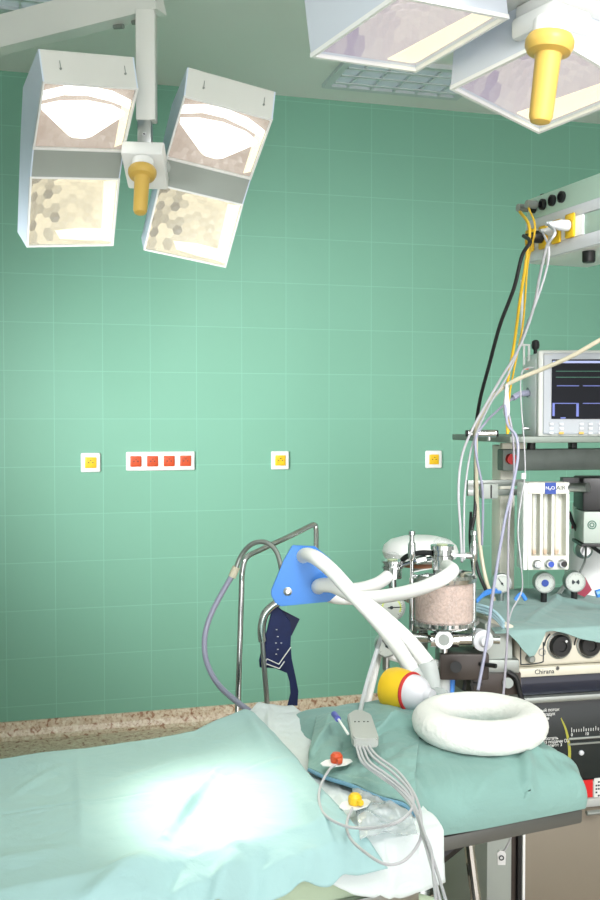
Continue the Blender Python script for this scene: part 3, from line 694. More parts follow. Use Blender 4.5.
out = [(292.4, 545.5), (315, 546.5), (330.4, 559), (341, 580), (340, 592), (329, 601.8), (281, 606.5), (276, 604), (271.2, 596), (271.2, 590.5), (284, 560)]
b = B(); prism(b, [HD.at(x, y, -.004) for x, y in out], HD.y * .010); bmesh.ops.bevel(b, geom=b.edges[:], offset=.0015, segments=2, affect='EDGES'); obj('holder_plate', b, bluep, hp, label='blue plastic plate')
b = B(); lathe(b, HD.at(287.7, 591.4, -.004), -HD.y, [(.0085, 0), (.0085, .002), (.004, .0035), (.004, .005), (0, .005)], 16); obj('screw', b, steel, hp)
b = B(); tube(b, [HD.at(287, 592, .012), HD.at(281, 600, .012), HD.at(271, 607, .012), HD.at(264, 616, .012), HD.at(261.5, 630, .012), HD.at(262.5, 641, .012)], .0085, 14); obj('rod_sleeve', b, chrome, hp)
b = B(); tube(b, [HD.at(262.3, 638, .012), HD.at(264, 665, .012), HD.at(266.5, 695, .012), HD.at(268, 720, .012), HD.at(268.5, 740, .012)], .0052, 12); obj('support_rod', b, steel, hp)
# thin hose looping over the frame
hs = thing('suction_tube', 'thin lavender tube looping over the steel frame and down to the table', 'tube', P(212, 690, 2.1))
b = B(); tube(b, [P(283, 600, 2.03), P(282, 575, 2.06), P(277, 553, 2.08), P(266, 542.5, 2.09), P(252, 544, 2.1), P(241, 556, 2.11), P(235, 571, 2.11)], .0052, 10); obj('grey_tube', b, dsteel, hs, label='darker grey upper length')
b = B(); tube(b, [P(235, 571, 2.11), P(222, 593, 2.11), P(210, 617, 2.10), P(204.5, 640, 2.08), P(207, 663, 2.05), P(218, 684, 2.0), P(236, 701, 1.93), P(262, 720, 1.85), P(280, 735, 1.8)], .0058, 10); obj('lavender_tube', b, cablel, hs)
b = B(); cyl(b, P(236.5, 567, 2.11), P(232, 577, 2.11), .0085, 12); obj('connector', b, cableb, hs)
# pressure cuff
cf = thing('pressure_cuff', 'navy blue cuff hanging from the chrome rod below the blue holder', 'cuff', P(285, 700, 2.0))
CF = Fr(P(285, 640, 2.0), math.radians(8))
Z8 = lambda x, y: (180 + x/3.158, 510 + y/3.158)
def cuffpoly(b, pts, y0, th):
    prism(b, [CF.at(*Z8(x, y), y0 + .004*math.sin(x*.03+y*.02)) for x, y in pts], CF.y * th)
b = B(); cuffpoly(b, [(297, 298), (318, 312), (349, 352), (352, 380), (349, 440), (330, 498), (312, 502), (275, 492), (250, 478), (262, 430), (276, 380), (288, 330)], 0, .010)
bmesh.ops.bevel(b, geom=b.edges[:], offset=.002, segments=2, affect='EDGES'); obj('cuff_body', b, navy, cf)
b = B(); cuffpoly(b, [(310, 310), (378, 345), (352, 398), (346, 385), (340, 360)], .014, .006); obj('cuff_flap', b, mat('navy_dark', (.01, .014, .05), .7), cf, label='near-black folded corner')
b = B(); cuffpoly(b, [(350, 430), (353, 470), (366, 530), (374, 572), (371, 618), (340, 618), (350, 580), (347, 545), (338, 515), (300, 500), (252, 497), (250, 475), (285, 480)], .011, .006); obj('cuff_strap', b, navy, cf)
b = B()
for pth in ([(275, 470), (312, 487), (350, 433)], [(268, 484), (314, 501), (330, 478)], [(275, 470), (268, 484)]):
    for a, c in zip(pth, pth[1:]): tube(b, [CF.at(*Z8(*a), -.004), CF.at(*Z8(*c), -.004)], .0011, 6, smooth=False)
for p in ((305, 378), (309, 400), (303, 420), (309, 440), (304, 455), (320, 420)): boxc(b, CF.at(*Z8(*p), -.004), .003, .002, .001, CF)
obj('cuff_print', b, ink, cf, smooth=False)

# ================================================================== BREATHING HOSES
def hose(pts, label, r=.0143):
    b = B(); tube(b, pts, r, 16, 12, rf=lambda t: r)
    tag(obj('breathing_hose', b, hosew, angle=80), label, 'hose', 'white breathing hoses')
hose([P(393, 566, 2.28), P(388, 576, 2.22), P(374, 585, 2.16), P(352, 590, 2.10), P(325, 590, 2.06), P(308, 575, 2.04), P(302, 562, 2.01), P(305, 555, 1.965), P(316, 558, 1.92), P(332, 571, 1.89), P(351, 592, 1.86), P(375, 618, 1.85), P(396, 645, 1.86), P(414, 674, 1.87)],
     'white breathing hose from the left chrome valve, entering the upper hole of the blue holder')
hose([P(447, 566, 2.10), P(452, 571, 2.02), P(440, 580, 1.99), P(415, 590, 2.02), P(385, 596, 2.06), P(355, 598, 2.08), P(335, 597, 2.06), P(322, 592, 2.03), P(319, 586, 1.965), P(333, 586, 1.935), P(353, 596, 1.93), P(373, 609, 1.91), P(392, 625, 1.90), P(411, 643, 1.89), P(428, 664, 1.87)],
     'white breathing hose from the taller chrome valve, entering the lower hole of the blue holder')
yp = thing('mask_connector', 'clear plastic elbow joining the two white hoses above the ring pillow', 'connector', P(430, 700, 1.86))
b = B(); tube(b, [P(427, 663, 1.868), P(431, 676, 1.86), P(434, 690, 1.85)], .018, 14, rf=lambda t: .018 - .004*t); tube(b, [P(413, 672, 1.87), P(419, 682, 1.86), P(428, 691, 1.85)], .017, 14)
obj('hose_socket', b, smoke, yp)
b = B(); tube(b, [P(428, 664, 1.93), P(428, 680, 1.90), P(430, 694, 1.86), P(438, 706, 1.82)], .020, 14); obj('elbow', b, clear, yp)
b = B(); lathe(b, P(432, 697, 1.85), P(444, 712, 1.80)-P(432, 697, 1.85), [(.012, 0), (.026, .01), (.030, .02), (.022, .035), (0, .036)], 18); obj('clear_cap', b, clear, yp)
# anaesthetic mask
mk = thing('face_mask', 'yellow breathing mask with a red rim and white cushion behind the ring pillow', 'face mask', P(405, 708, 1.9))
a0 = P(411, 692, 1.74); axm = (P(381, 686, 1.79) - a0).normalized()
b = B(); lathe(b, a0, axm, [(.033, 0), (.034, .002), (.037, .018), (.0385, .036), (.036, .047), (.027, .051), (0, .052)], 32); obj('mask_cup', b, mat('mask_yellow', (.86, .56, .02), .4), mk, label='yellow cup')
b = B(); torus(b, a0 - axm*.001, axm, .0325, .0032, 32, 8); obj('mask_rim', b, mat('rim_red', (.55, .03, .03), .4), mk, label='dark red rim')
b = B(); lathe(b, a0, -axm, [(.0315, 0), (.031, .011), (.027, .022), (.020, .031), (.013, .036), (.011, .048), (0, .049)], 28); obj('mask_cushion', b, mat('cushion_white', (.78, .78, .84), .3), mk)

# ================================================================== ABSORBER (chrome circle system)
AB = Fr(P(444, 600, 2.2), 0)
ab = thing('breathing_absorber', 'chrome breathing absorber with a glass canister of pinkish granules', 'absorber', P(444, 650, 2.2))
def ap(px, py, y=0): return AB.at(px, py, y)
pxm = 2.2/990
def vcyl(b, px, y0, y1, r, dy=0, n=28):
    a = ap(px, y0, dy); c = ap(px, y1, dy); c.x, c.y = a.x, a.y; cyl(b, a, c, r, n)
b = B(); vcyl(b, 444, 618, 578, 29*pxm); obj('granule_filling', b, ppink, ab)
canm = glass_mat('canister_glass', (.97, .98, .98), .10)
b = B(); a_ = ap(444, 620); lathe(b, a_, (0, 0, 1), [(31*pxm, 0), (31*pxm, 42*pxm), (30*pxm, 42*pxm), (30*pxm, 0)], 36); obj('canister', b, canm, ab)
b = B(); a_ = ap(444, 580); lathe(b, a_, (0, 0, 1), [(32.5*pxm, 0), (33*pxm, 4*pxm), (31*pxm, 7*pxm), (22*pxm, 9*pxm), (12*pxm, 11*pxm), (0, 11*pxm)], 36); obj('canister_lid', b, chrome, ab)
b = B(); a_ = ap(444, 628); lathe(b, a_, (0, 0, 1), [(20*pxm, 0), (30*pxm, 3*pxm), (33*pxm, 5*pxm), (33*pxm, 9*pxm), (30*pxm, 10*pxm)], 36); obj('canister_base', b, chrome, ab)
for i in range(14):
    b = B(); an = math.pi*(1+i/13); c = ap(444, 622); cc = c + V((math.cos(an), math.sin(an), 0))*33*pxm; lathe(b, cc, (0, 0, 1), [(.004, 0), (.004, .007), (0, .009)], 8)
    obj('clamp_bolt', b, steel, ab); b = B()
    c = ap(444, 578); cc = c + V((math.cos(an), math.sin(an), 0))*31*pxm; lathe(b, cc, (0, 0, 1), [(.0035, 0), (.0035, .007), (0, .009)], 8)
    obj('clamp_bolt', b, steel, ab)
for x in (411.5, 473.5):
    b = B(); a_ = ap(x, 630, -.01); lathe(b, a_, (0, 0, 1), [(.0055, 0), (.0055, 52*pxm), (.004, 52*pxm), (.004, 68*pxm), (.0065, 70*pxm), (.0085, 72*pxm), (.0085, 86*pxm), (.0055, 88*pxm), (.005, 94*pxm), (.0075, 95*pxm), (.0075, 99*pxm), (0, 100*pxm)], 14)
    obj('clamp_rod', b, chrome, ab)
for (x, yt, yb, r, dy) in ((442, 545, 577, 10.5, 0), (392.5, 560, 578, 10, .03)):
    b = B(); a_ = ap(x, yb, dy); h = (yb-yt)*pxm; R_ = r*pxm
    lathe(b, a_, (0, 0, 1), [(R_*.95, 0), (R_*.95, h*.55), (R_*1.1, h*.56), (R_*1.1, h*.68), (R_*.95, h*.7), (R_*.95, h*.85), (R_*1.12, h*.87), (R_*1.12, h), (0, h)], 28)
    v = obj('valve_body', b, chrome, ab)
    b = B(); a_ = ap(x, yt, dy); lathe(b, a_, (0, 0, 1), [(R_*.82, 0), (R_*.8, R_*.35), (R_*.6, R_*.65), (R_*.3, R_*.8), (0, R_*.84)], 24); obj('valve_dome', b, canm, v)
    b = B(); lathe(b, a_, (0, 0, 1), [(R_*.55, 0.0005), (R_*.5, R_*.1), (0, R_*.12)], 20); obj('valve_disc', b, mat('valve_green', (.42, .5, .25), .4), v)
b = B(); tube(b, [ap(402, 560, .03), ap(408, 556, .02), ap(420, 553, .01), ap(432, 553, 0)], .006, 10); obj('black_tube', b, black, ab)
b = B(); tube(b, [ap(400, 566, .03), ap(418, 560, .02), ap(434, 558, 0)], .005, 10, smooth=False); cyl(b, ap(416, 561, .01), ap(426, 558.5, .01), .009, 12); tube(b, [ap(452, 555, 0), ap(474, 556, -.01)], .004, 8, smooth=False); cyl(b, ap(466, 555.5, -.01), ap(472, 556, -.01), .007, 10)
for (p_, q_) in (((392.5, 578, .03), (392.5, 640, .03)), ((392, 590, .03), (411, 600, .03)), ((400, 638, .02), (500, 640, -.02))):
    tube(b, [ap(*p_), ap(*q_)], .009, 12, smooth=False)
obj('manifold_pipe', b, chrome, ab)
b = B()                                 # lower valve block
cyl(b, ap(444, 628), ap(444, 636) , .026, 24); cyl(b, ap(430, 640, -.02), ap(458, 640, -.02), .016, 20); cyl(b, ap(444, 640, -.05), ap(444, 640, .02), .020, 24)
cyl(b, ap(444, 642, -.02), ap(444, 652, -.02), .011, 16); cyl(b, ap(458, 639, -.02), ap(480, 639, -.02), .013, 20); cyl(b, ap(472, 639, -.02), ap(479, 639, -.02), .021, 24)
cyl(b, ap(405, 637, -.01), ap(428, 638, -.02), .011, 16); cyl(b, ap(418, 637, -.01), ap(422, 637, -.01), .015, 16)
lathe(b, ap(424, 628, .0), (0, 0, 1), [(.012, 0), (.014, .01), (.008, .018), (0, .02)], 14); lathe(b, ap(462, 628, -.01), (0, 0, 1), [(.010, 0), (.013, .01), (.008, .016), (0, .018)], 14)
obj('valve_block', b, chrome, ab)
b = B(); lathe(b, ap(482, 640, -.03), AB.x*.25 - AB.y*.97, [(.022, -.02), (.0235, 0), (.0235, .008), (.014, .012), (.010, .020), (0, .022)], 24); obj('relief_valve', b, lgrey, ab)
b = B(); cyl(b, ap(444, 640, -.0515), ap(444, 640, -.049), .012, 20); obj('valve_cap', b, dsteel, ab)
b = B(); box(b, AB, *sorted((AB.hit(438, 650)[0], AB.hit(487, 650)[0])), -.03, .05, AB.hit(450, 677)[1], AB.hit(450, 651)[1], .005); obj('mounting_block', b, brown, ab, label='dark brown block')
b = B(); cyl(b, ap(456, 667, -.055), ap(456, 667, -.031), .0125, 20); obj('knob', b, black, ab)
b = B(); cyl(b, ap(480, 664, -.031), ap(496, 666, -.06), .005, 8); obj('lever', b, black, ab)
b = B(); tube(b, [ap(443, 677, 0), ap(443, 700, 0)], .016, 14, smooth=False); obj('outlet_tube', b, smoke, ab)
b = B(); tube(b, [ap(452, 676, .01), ap(451, 690, .01), ap(447, 702, .01)], .008, 10, smooth=False); obj('blue_tube', b, bluep, ab)
b = B(); tube(b, [ap(464, 690, 0), ap(466, 676, 0), ap(470, 672, 0), ap(472, 690, 0)], .004, 8); tube(b, [ap(470, 684, 0), ap(482, 684, 0)], .004, 8, smooth=False); obj('black_bracket', b, black, ab)
b = B(); box(b, AB, AB.hit(444, 640, .05)[0], AB.hit(520, 640, .05)[0], .051, .09, AB.hit(450, 676, .05)[1], AB.hit(450, 660, .05)[1], .004); obj('support_arm', b, dsteel, ab)

def gauge(root_name, px, py, d, r, label, yaw=0, marks='dot', tilt=0, stem=True, rim=steel, group='round pressure gauges', needle_a=.6):
    c = P(px, py, d); f = Fr(c, yaw); t = thing('pressure_gauge', label, 'gauge', c - V((0, 0, r)), yaw, group)
    b = B(); lathe(b, f.p(0, .03, 0), -f.y, [(r*.9, 0), (r, .004), (r, .028), (r*.96, .032), (r*.88, .032), (r*.86, .028), (0, .028)], 32); obj('gauge_case', b, rim, t)
    b = B(); cyl(b, f.p(0, .0005, 0), f.p(0, -.0005, 0), r*.86, 28); obj('dial', b, glassf, t)
    b = B()
    for i in range(25):
        a = math.radians(-45 + i*270/24); k = .62 if i % 4 == 0 else .70
        tube(b, [f.p(math.cos(a)*r*k, -.0008, math.sin(a)*r*k), f.p(math.cos(a)*r*.8, -.0008, math.sin(a)*r*.8)], r*.014, 4, smooth=False)
    obj('scale_marks', b, dink, t, smooth=False)
    if marks == 'needle':
        b = B(); a = needle_a; tube(b, [f.p(-math.cos(a)*r*.25, -.0015, -math.sin(a)*r*.25), f.p(math.cos(a)*r*.65, -.0015, math.sin(a)*r*.65)], r*.035, 6, smooth=False); cyl(b, f.p(0, -.003, 0), f.p(0, -.001, 0), r*.12, 12); obj('needle', b, dink, t)
    elif marks == 'blue':
        b = B(); cyl(b, f.p(0, -.003, 0), f.p(0, -.0008, 0), r*.34, 20); obj('blue_centre', b, bluec, t)
    else:
        b = B()
        for s in (0, math.pi): prism(b, [f.p(0, -.0008, 0)] + [f.p(math.cos(a)*r*.36, -.0008, math.sin(a)*r*.36) for a in [s - .7 + j*.28 for j in range(6)]], -f.y*.002)
        obj('black_sector', b, dink, t, smooth=False)
    if stem:
        b = B(); cyl(b, f.p(0, .012, -r*.95), f.p(0, .012, -r*2.1), r*.3, 12); obj('gauge_stem', b, black if marks != 'needle' else steel, t)
    return t
gd = gauge('g', 391.5, 607.5, 2.16, .031, 'white-faced chrome gauge left of the granule canister', marks='needle', needle_a=.05)
b = B(); f = Fr(P(391.5, 607.5, 2.16), 0)
for i in range(20):
    a0_ = math.radians(-30+i*11.5); a1_ = a0_ + math.radians(11.5)
    prism(b, [f.p(math.cos(a0_)*.0185, -.0007, math.sin(a0_)*.0185), f.p(math.cos(a1_)*.0185, -.0007, math.sin(a1_)*.0185), f.p(math.cos(a1_)*.0215, -.0007, math.sin(a1_)*.0215), f.p(math.cos(a0_)*.0215, -.0007, math.sin(a0_)*.0215)], -f.y*.0004)
obj('coloured_band', b, mat('band_green', (.5, .62, .12), .4), gd, smooth=False)
gauge('g', 386.5, 646, 2.16, .026, 'chrome gauge low on the left, partly hidden behind the white hoses', marks='needle', needle_a=2.2)
gauge('g', 502, 583.5, 2.58, .0255, 'small white gauge with a black needle in front of the cream column', marks='needle', needle_a=2.2)
gauge('g', 545, 583, 2.58, .0275, 'grey gauge with a blue centre below the flow meter', marks='blue', rim=dsteel)
gauge('g', 575.5, 582, 2.58, .0275, 'gauge with black centre sectors, rightmost below the flow meter', marks='dot', rim=dsteel)

# white tube stand left of absorber
st = thing('tube_stand', 'white painted tube stand under the low chrome gauge, behind the yellow mask', 'stand', P(372, 700, 2.2))
b = B(); tube(b, [P(352, 770, 2.2), P(364, 716, 2.2), P(374, 675, 2.2), P(382, 640, 2.2), P(386, 632, 2.2)], .0085, 10); tube(b, [P(379, 652, 2.2), P(405, 660, 2.2), P(440, 664, 2.2)], .009, 10); tube(b, [P(352, 770, 2.2), P(352, 770, 2.2) + V((-.03, 0, -.45))], .0085, 10, smooth=False)
obj('stand_tube', b, white, st)

# white dome behind
dm = thing('bellows_cover', 'white rounded cover with a brown underside behind the chrome valves', 'cover', P(420, 575, 2.5))
b = B(); c = P(420, 560, 2.5); k = 2.5/990
lathe(b, c, (0, 0, 1), [(30*k, 0), (36*k, 3*k), (38*k, 9*k), (36*k, 15*k), (30*k, 20*k), (18*k, 23.5*k), (0, 24.5*k)], 40); obj('cover_shell', b, white, dm)
b = B(); lathe(b, c - V((0, 0, 5*k)), (0, 0, 1), [(20*k, 0), (24*k, 0), (24*k, 5*k), (0, 5*k)], 32); obj('cover_underside', b, mat('tan_brown', (.28, .12, .06), .5), dm, label='brown band')
b = B(); cyl(b, c - V((0, 0, 5*k)), c - V((0, 0, .93)), .02, 16); obj('cover_post', b, dsteel, dm)

# ================================================================== ANAESTHESIA MACHINE
MY = math.radians(12)
M = Fr((P(516, 700, 2.3).x, P(516, 700, 2.3).y, 0), MY)
def mz(py, px=560, y=0): return M.hit(px, py, y)[1]
def mx(px, y=0, py=640): return M.hit(px, py, y)[0]
XR = .85
ma = thing('anaesthesia_machine', 'anaesthesia machine with cream control panel, black scales and beige cabinet at the right edge', 'anaesthesia machine', M.p(.4, .25, 0), MY)
TOPZ = mz(629)
zt, z1, z2, z3, z4, z5, z6 = mz(628), mz(664), mz(674), mz(694), mz(700), mz(783), mz(800)
b = B(); box(b, M, 0.01, XR, .03, .5, z4, z3); box(b, M, -.01, XR, .02, .52, z3+.001, TOPZ-.006, .008)
obj('machine_body', b, cream, ma)
# front ventilator panel: rounded cream face
b = B(); box(b, M, mx(514), XR, -.012, .018, z1, mz(627), .010, 3); box(b, M, mx(514), XR, -.018, .018, z2+.001, z1-.001, .004)
obj('control_panel', b, cream, ma)
cp = ma.children[-1]
for px, py, r in ((559.5, 645.5, .0255), (589, 645, .0255)):
    x, z = M.hit(px, py, -.013); b = B(); torus(b, M.p(x, -.0125, z), M.y, r*1.15, .0025, 32, 8); obj('dial_ring', b, dsteel, cp)
    b = B(); lathe(b, M.p(x, -.012, z), -M.y, [(r, 0), (r, .010), (r*.9, .014), (r*.5, .014), (r*.45, .010), (0, .010)], 32); k = obj('dial_knob', b, black, ma)
    b = B(); cyl(b, M.p(x+.011, -.0265, z+.012), M.p(x+.011, -.0262+.0004, z+.012), .003, 10); obj('pointer_dot', b, ink, k)
    b = B(); pts = [M.p(x+math.cos(a)*r*1.45, -.0125, z+math.sin(a)*r*1.45) for a in [math.radians(130+j*8) for j in range(7)]]; tube(b, pts, .0018, 6); obj('dial_mark', b, dink, ma)
x, z = M.hit(529, 658, -.0125)
b = B(); xa, xb = mx(518.5), mx(541)
tube(b, [M.p(xa, -.013, mz(630)), M.p(xa, -.013, mz(657)), M.p(xa+.006, -.013, mz(661)), M.p(xb-.006, -.013, mz(660)), M.p(xb, -.013, mz(656)), M.p(xb, -.013, mz(640))], .0014, 6); obj('panel_outline', b, dink, ma)
b = B(); lathe(b, M.p(mx(527), -.012, mz(655)), -M.y, [(.010, 0), (.010, .012), (.006, .016), (0, .016)], 16); obj('toggle', b, dsteel, ma)
b = B(); torus(b, M.p(mx(540), -.0125, mz(650)), M.y, .008, .0015, 16, 6); obj('key_ring', b, steel, ma)
text('maker_name', 'Chirana', .0155, M, mx(541, py=668), -.0185, mz(669.5, 545), dink, ma)
x, z = M.hit(557.5, 668.3, -.0185); b = B(); torus(b, M.p(x, -.0188, z), M.y, .0038, .0008, 16, 6); box(b, M, x-.0035, x+.0035, -.0195, -.0185, z-.0006, z+.0006); box(b, M, x-.0006, x+.0006, -.0196, -.0185, z-.0035, z+.0035); obj('maker_emblem', b, dink, ma)
b = B(); box(b, M, mx(520), XR, -.004, .029, z3+.002, z2-.001, .003); obj('smoked_cover', b, gloss, ma)
b = B(); box(b, M, mx(514), XR, -.02, .029, z4+.001, z3+.001, .003); obj('ledge', b, dsteel, ma)
b = B(); box(b, M, mx(520), XR, 0, .029, z5+.001, z4-.001, .002); bp = obj('scale_panel', b, panelk, ma, label='black scale panel')
xs = M.hit(568, 738)[0]; zs = mz(737, 575)
b = B(); box(b, M, xs, XR-.02, -.006, -.0005, zs-.005, zs, .001); box(b, M, xs, XR-.02, -.003, -.0005, zs-.018, zs-.014); obj('slide_rail', b, dsteel, ma)
b = B()
for i in range(40): box(b, M, xs+.008+i*.0062, xs+.0092+i*.0062, -.0015, -.0004, zs+.012, zs+.019+(.004 if i % 5 == 0 else 0))
obj('scale_ticks', b, ink, ma, smooth=False)
for i, s in enumerate(('0', '10', '20', '30')): text('scale_number', s, .010, M, xs+.009+i*.062*.62, -.0012, zs+.006, ink, ma)
for py, s in ((710.5, 'ый поток'), (714.5, 'воздух'), (718.5, 'мин'), (739, 'работать'), (742.5, 'без подачи О2'), (746, 'не менее 3'), (763, 'л/мин')):
    text('panel_print', s, .0105, M, M.hit(541 if py < 730 else 540, py)[0], -.0012, mz(py, 541), ink, ma, align='LEFT')
b = B()
def arc(b, pts, w0):
    L = [M.hit(x, y, -.0008) for x, y in pts]
    pp = catmull([V((x, z, 0)) for x, z in L], 8); n = len(pp); lf, rt = [], []
    for i, p in enumerate(pp):
        t = (pp[min(i+1, n-1)] - pp[max(i-1, 0)]).normalized(); nr = V((-t.y, t.x, 0)); w_ = w0*(.25+.75*math.sin(math.pi*min(1, (i+1)/n*.9)))
        lf.append(p + nr*w_); rt.append(p - nr*w_)
    for i in range(n-1):
        prism(b, [M.p(q.x, -.0012, q.y) for q in (lf[i], lf[i+1], rt[i+1], rt[i])], M.y*.001)
arc(b, [(561, 718), (566, 730), (569, 745), (569.5, 758), (568, 768), (565, 778)], .0036); obj('flow_arc', b, olive, ma, smooth=False)
b = B(); arc(b, [(540, 737), (542, 750), (543, 765), (541, 778)], .010)
obj('flow_arc', b, olive, ma, smooth=False)
x, z = M.hit(581, 752.5); b = B(); lathe(b, M.p(x, 0, z), -M.y, [(.006, 0), (.006, .004), (.003, .006), (0, .006)], 14); obj('panel_screw', b, lgrey, ma)
b = B(); box(b, M, mx(560), XR, -.002, .029, z6+.001, z5-.0005, .002); obj('label_strip', b, grey, ma)
b = B(); xa, xb = M.hit(579.5, 788)[0], M.hit(592, 788)[0]; box(b, M, xa, xb, -.004, -.0022, mz(797, 586), mz(779.5, 586)); obj('red_label', b, redc, ma, label='red square label', smooth=False)
b = B(); xa = M.hit(593.5, 788)[0]; box(b, M, xa, xa+.06, -.004, -.0022, mz(797, 592), mz(778, 592)); obj('notice_label', b, ink, ma, smooth=False)
b = B()
for j in range(5):
    for i in range(9): 
        if (i*7+j*3) % 4: box(b, M, xa+.003+i*.006, xa+.0075+i*.006, -.0046, -.0041, mz(781+j*3.4, 592)-.004, mz(781+j*3.4, 592))
obj('notice_print', b, dink, ma, smooth=False)
# cabinet
zc0 = mz(807); x0 = mx(523, 0, 850)
b = B(); box(b, M, x0+.005, XR, 0, .45, .08, zc0-.004, .004); obj('cabinet', b, beige, ma, label='beige cabinet door')
b = B(); box(b, M, x0-.002, x0+.004, -.004, .02, .08, zc0-.006); obj('door_edge_strip', b, white, ma, smooth=False)
b = B(); box(b, M, x0-.012, x0-.003, 0, .45, .08, zc0-.005); obj('door_gap', b, black, ma, smooth=False)
b = B(); box(b, M, x0-.015, XR, -.01, .46, zc0-.003, z6, .003); obj('cabinet_top', b, grey, ma)
b = B(); box(b, M, mx(487, 0, 850), x0-.028, 0, .40, .08, z4, .003); obj('side_post', b, greyp, ma)
b = B(); box(b, M, x0-.027, x0-.0125, .01, .40, .08, z4, .002); obj('side_channel', b, brown, ma)
b = B(); tube(b, [M.p(mx(583), -.02, mz(811)), M.p(XR-.1, -.02, mz(811))], .003, 8, smooth=False); cyl(b, M.p(mx(583), -.025, mz(811)), M.p(mx(596), -.025, mz(811)), .006, 10); obj('door_handle', b, dsteel, ma)
for xx in (.0, XR-.05):
    for yy in (.03, .42):
        b = B(); cyl(b, M.p(xx-.015, yy, .04), M.p(xx+.015, yy, .04), .039, 20); tube(b, [M.p(xx, yy, .04), M.p(xx, yy, .09)], .012, 8, smooth=False); obj('caster', b, black, ma)
# shelf, column, rails
zs0, = (M.hit(560, 441, .25)[1],)
SH = .15
b = B(); xa = M.hit(452, 438, SH+.4)[0]; box(b, M, xa, XR, SH, SH+.40, mz(443, 520, SH), mz(436.5, 520, SH), .003); obj('upper_shelf', b, mat('shelf_grey', (.20, .24, .21), .45, .1), ma)
CY = .42
b = B(); xa, xb = M.hit(500, 520, CY)[0], M.hit(515, 520, CY)[0]; box(b, M, xa, xb, CY, CY+.06, TOPZ-.02, mz(445, 510, CY), .004); obj('rack_column', b, mat('column_cream', (.84, .82, .72), .4), ma)
b = B(); box(b, M, XR-.06, XR-.02, CY, CY+.06, .75, mz(445, 510, CY), .004); obj('rack_column', b, cream, ma)
b = B(); xa = M.hit(503, 459, .36)[0]; box(b, M, xa, XR, .36, .40, M.hit(540, 470.5, .36)[1], M.hit(540, 449, .36)[1], .004); obj('rear_rail', b, mat('rail_grey', (.22, .26, .235), .5, .2, noisec=(20, .8)), ma)
b = B(); x, z = M.hit(511, 459, .355); cyl(b, M.p(x, .345, z), M.p(x, .36, z), 5.3*2.65/990, 20); obj('red_button', b, redc, ma, label='dark red button')
b = B(); xa, xb = M.hit(468, 485, .33)[0], M.hit(524, 485, .33)[0]
za, zb, zcc, zd = [M.hit(500, y, .33)[1] for y in (480, 486, 489.5, 495.5)]
box(b, M, xa, xb, .33, .342, zb, za, .001); box(b, M, xa, xb, .33, .342, zd, zcc, .001); box(b, M, xa, xa+.03, .33, .342, zcc, zb); 
obj('equipment_rail', b, dsteel, ma, label='slotted metal rail')
b = B(); xa, xb = M.hit(479, 485, .33)[0], M.hit(494, 485, .33)[0]; box(b, M, xa, xb, .30, .329, M.hit(486, 498, .33)[1], M.hit(486, 483, .33)[1], .003); obj('rail_clamp', b, greyp, ma)
b = B(); x = M.hit(490.5, 485, .30)[0]; box(b, M, x, x+.003, .297, .2995, M.hit(486, 497, .33)[1], M.hit(486, 484, .33)[1]); obj('clamp_slot', b, black, ma, smooth=False)
b = B()
for px_, py_ in ((531.5, 446), (573, 445)):
    x, z = M.hit(px_, py_, .34); box(b, M, x-.008, x+.008, .33, .355, z-.010, z+.010, .002)
obj('rubber_stop', b, black, ma)
b = B(); xa, xb = M.hit(504, 446, .33)[0], M.hit(528, 446, .33)[0]; box(b, M, xa, xb, .34, .36, M.hit(515, 449, .34)[1], M.hit(515, 443, .34)[1], .002); obj('shelf_bracket', b, cream, ma)
# chrome roller on the shelf's left end
cr_ = thing('chrome_roller', 'short chrome tube with black ends lying on the left end of the upper shelf', 'tube', P(482, 436, 2.42))
b = B(); cyl(b, P(468, 433.5, 2.42), P(496, 433.5, 2.42), .0095, 20); cyl(b, P(489, 433, 2.42)-V((0, 0, .018)), P(489, 433, 2.42), .005, 12); obj('roller_tube', b, chrome, cr_)
b = B(); cyl(b, P(465.5, 433.5, 2.42), P(468.2, 433.5, 2.42), .008, 16); cyl(b, P(495.8, 433.5, 2.42), P(498, 433.5, 2.42), .008, 16); obj('end_cap', b, black, cr_)

# flow meter
FM = Fr(P(526, 571, 2.52), math.radians(4))
fm = thing('flow_meter', 'cream gas flow meter block with three glass tubes, marked AIR on the right', 'flow meter', FM.o, FM.yaw)
fx = lambda px: FM.hit(px, 520)[0]
fz = lambda py: FM.hit(548, py)[1]
b = B(); X0, X1 = fx(528), fx(569.5)
box(b, FM, X0, X1, 0, .05, fz(570), fz(556), .003); box(b, FM, X0, X1, 0, .05, fz(494), fz(482.5), .003)
box(b, FM, X0, X0+.010, .002, .05, fz(556), fz(494)); box(b, FM, X1-.008, X1, .002, .05, fz(556), fz(494)); box(b, FM, X0+.010, X1-.008, .035, .05, fz(556), fz(494))
for px in (542, 553.5): box(b, FM, fx(px)-.0035, fx(px)+.0035, .004, .035, fz(556), fz(494))
obj('meter_block', b, mat('meter_cream', (.70, .71, .64), .4), fm)
b = B(); box(b, FM, fx(523.5), X0-.0005, .0, .06, fz(570), fz(483), .003); obj('side_cover', b, white, fm)
for px, c in ((536.5, None), (547.5, None), (559, None)):
    b = B(); cyl(b, FM.p(fx(px), .02, fz(555.5)), FM.p(fx(px), .02, fz(494.5)), .0062, 14); tb = obj('flow_tube', b, clear, fm)
    b = B(); cyl(b, FM.p(fx(px), .026, fz(555)), FM.p(fx(px), .026, fz(495)), .003, 10)
    obj('scale_rod', b, mat('tube_backing', (.80, .74, .56), .6), tb)
    b = B(); lathe(b, FM.p(fx(px), .02, fz(555.3)), (0, 0, 1), [(.004, 0), (.006, .006), (.006, .012), (0, .013)], 12); obj('float', b, mat('float_amber', (.55, .28, .06), .4), tb)
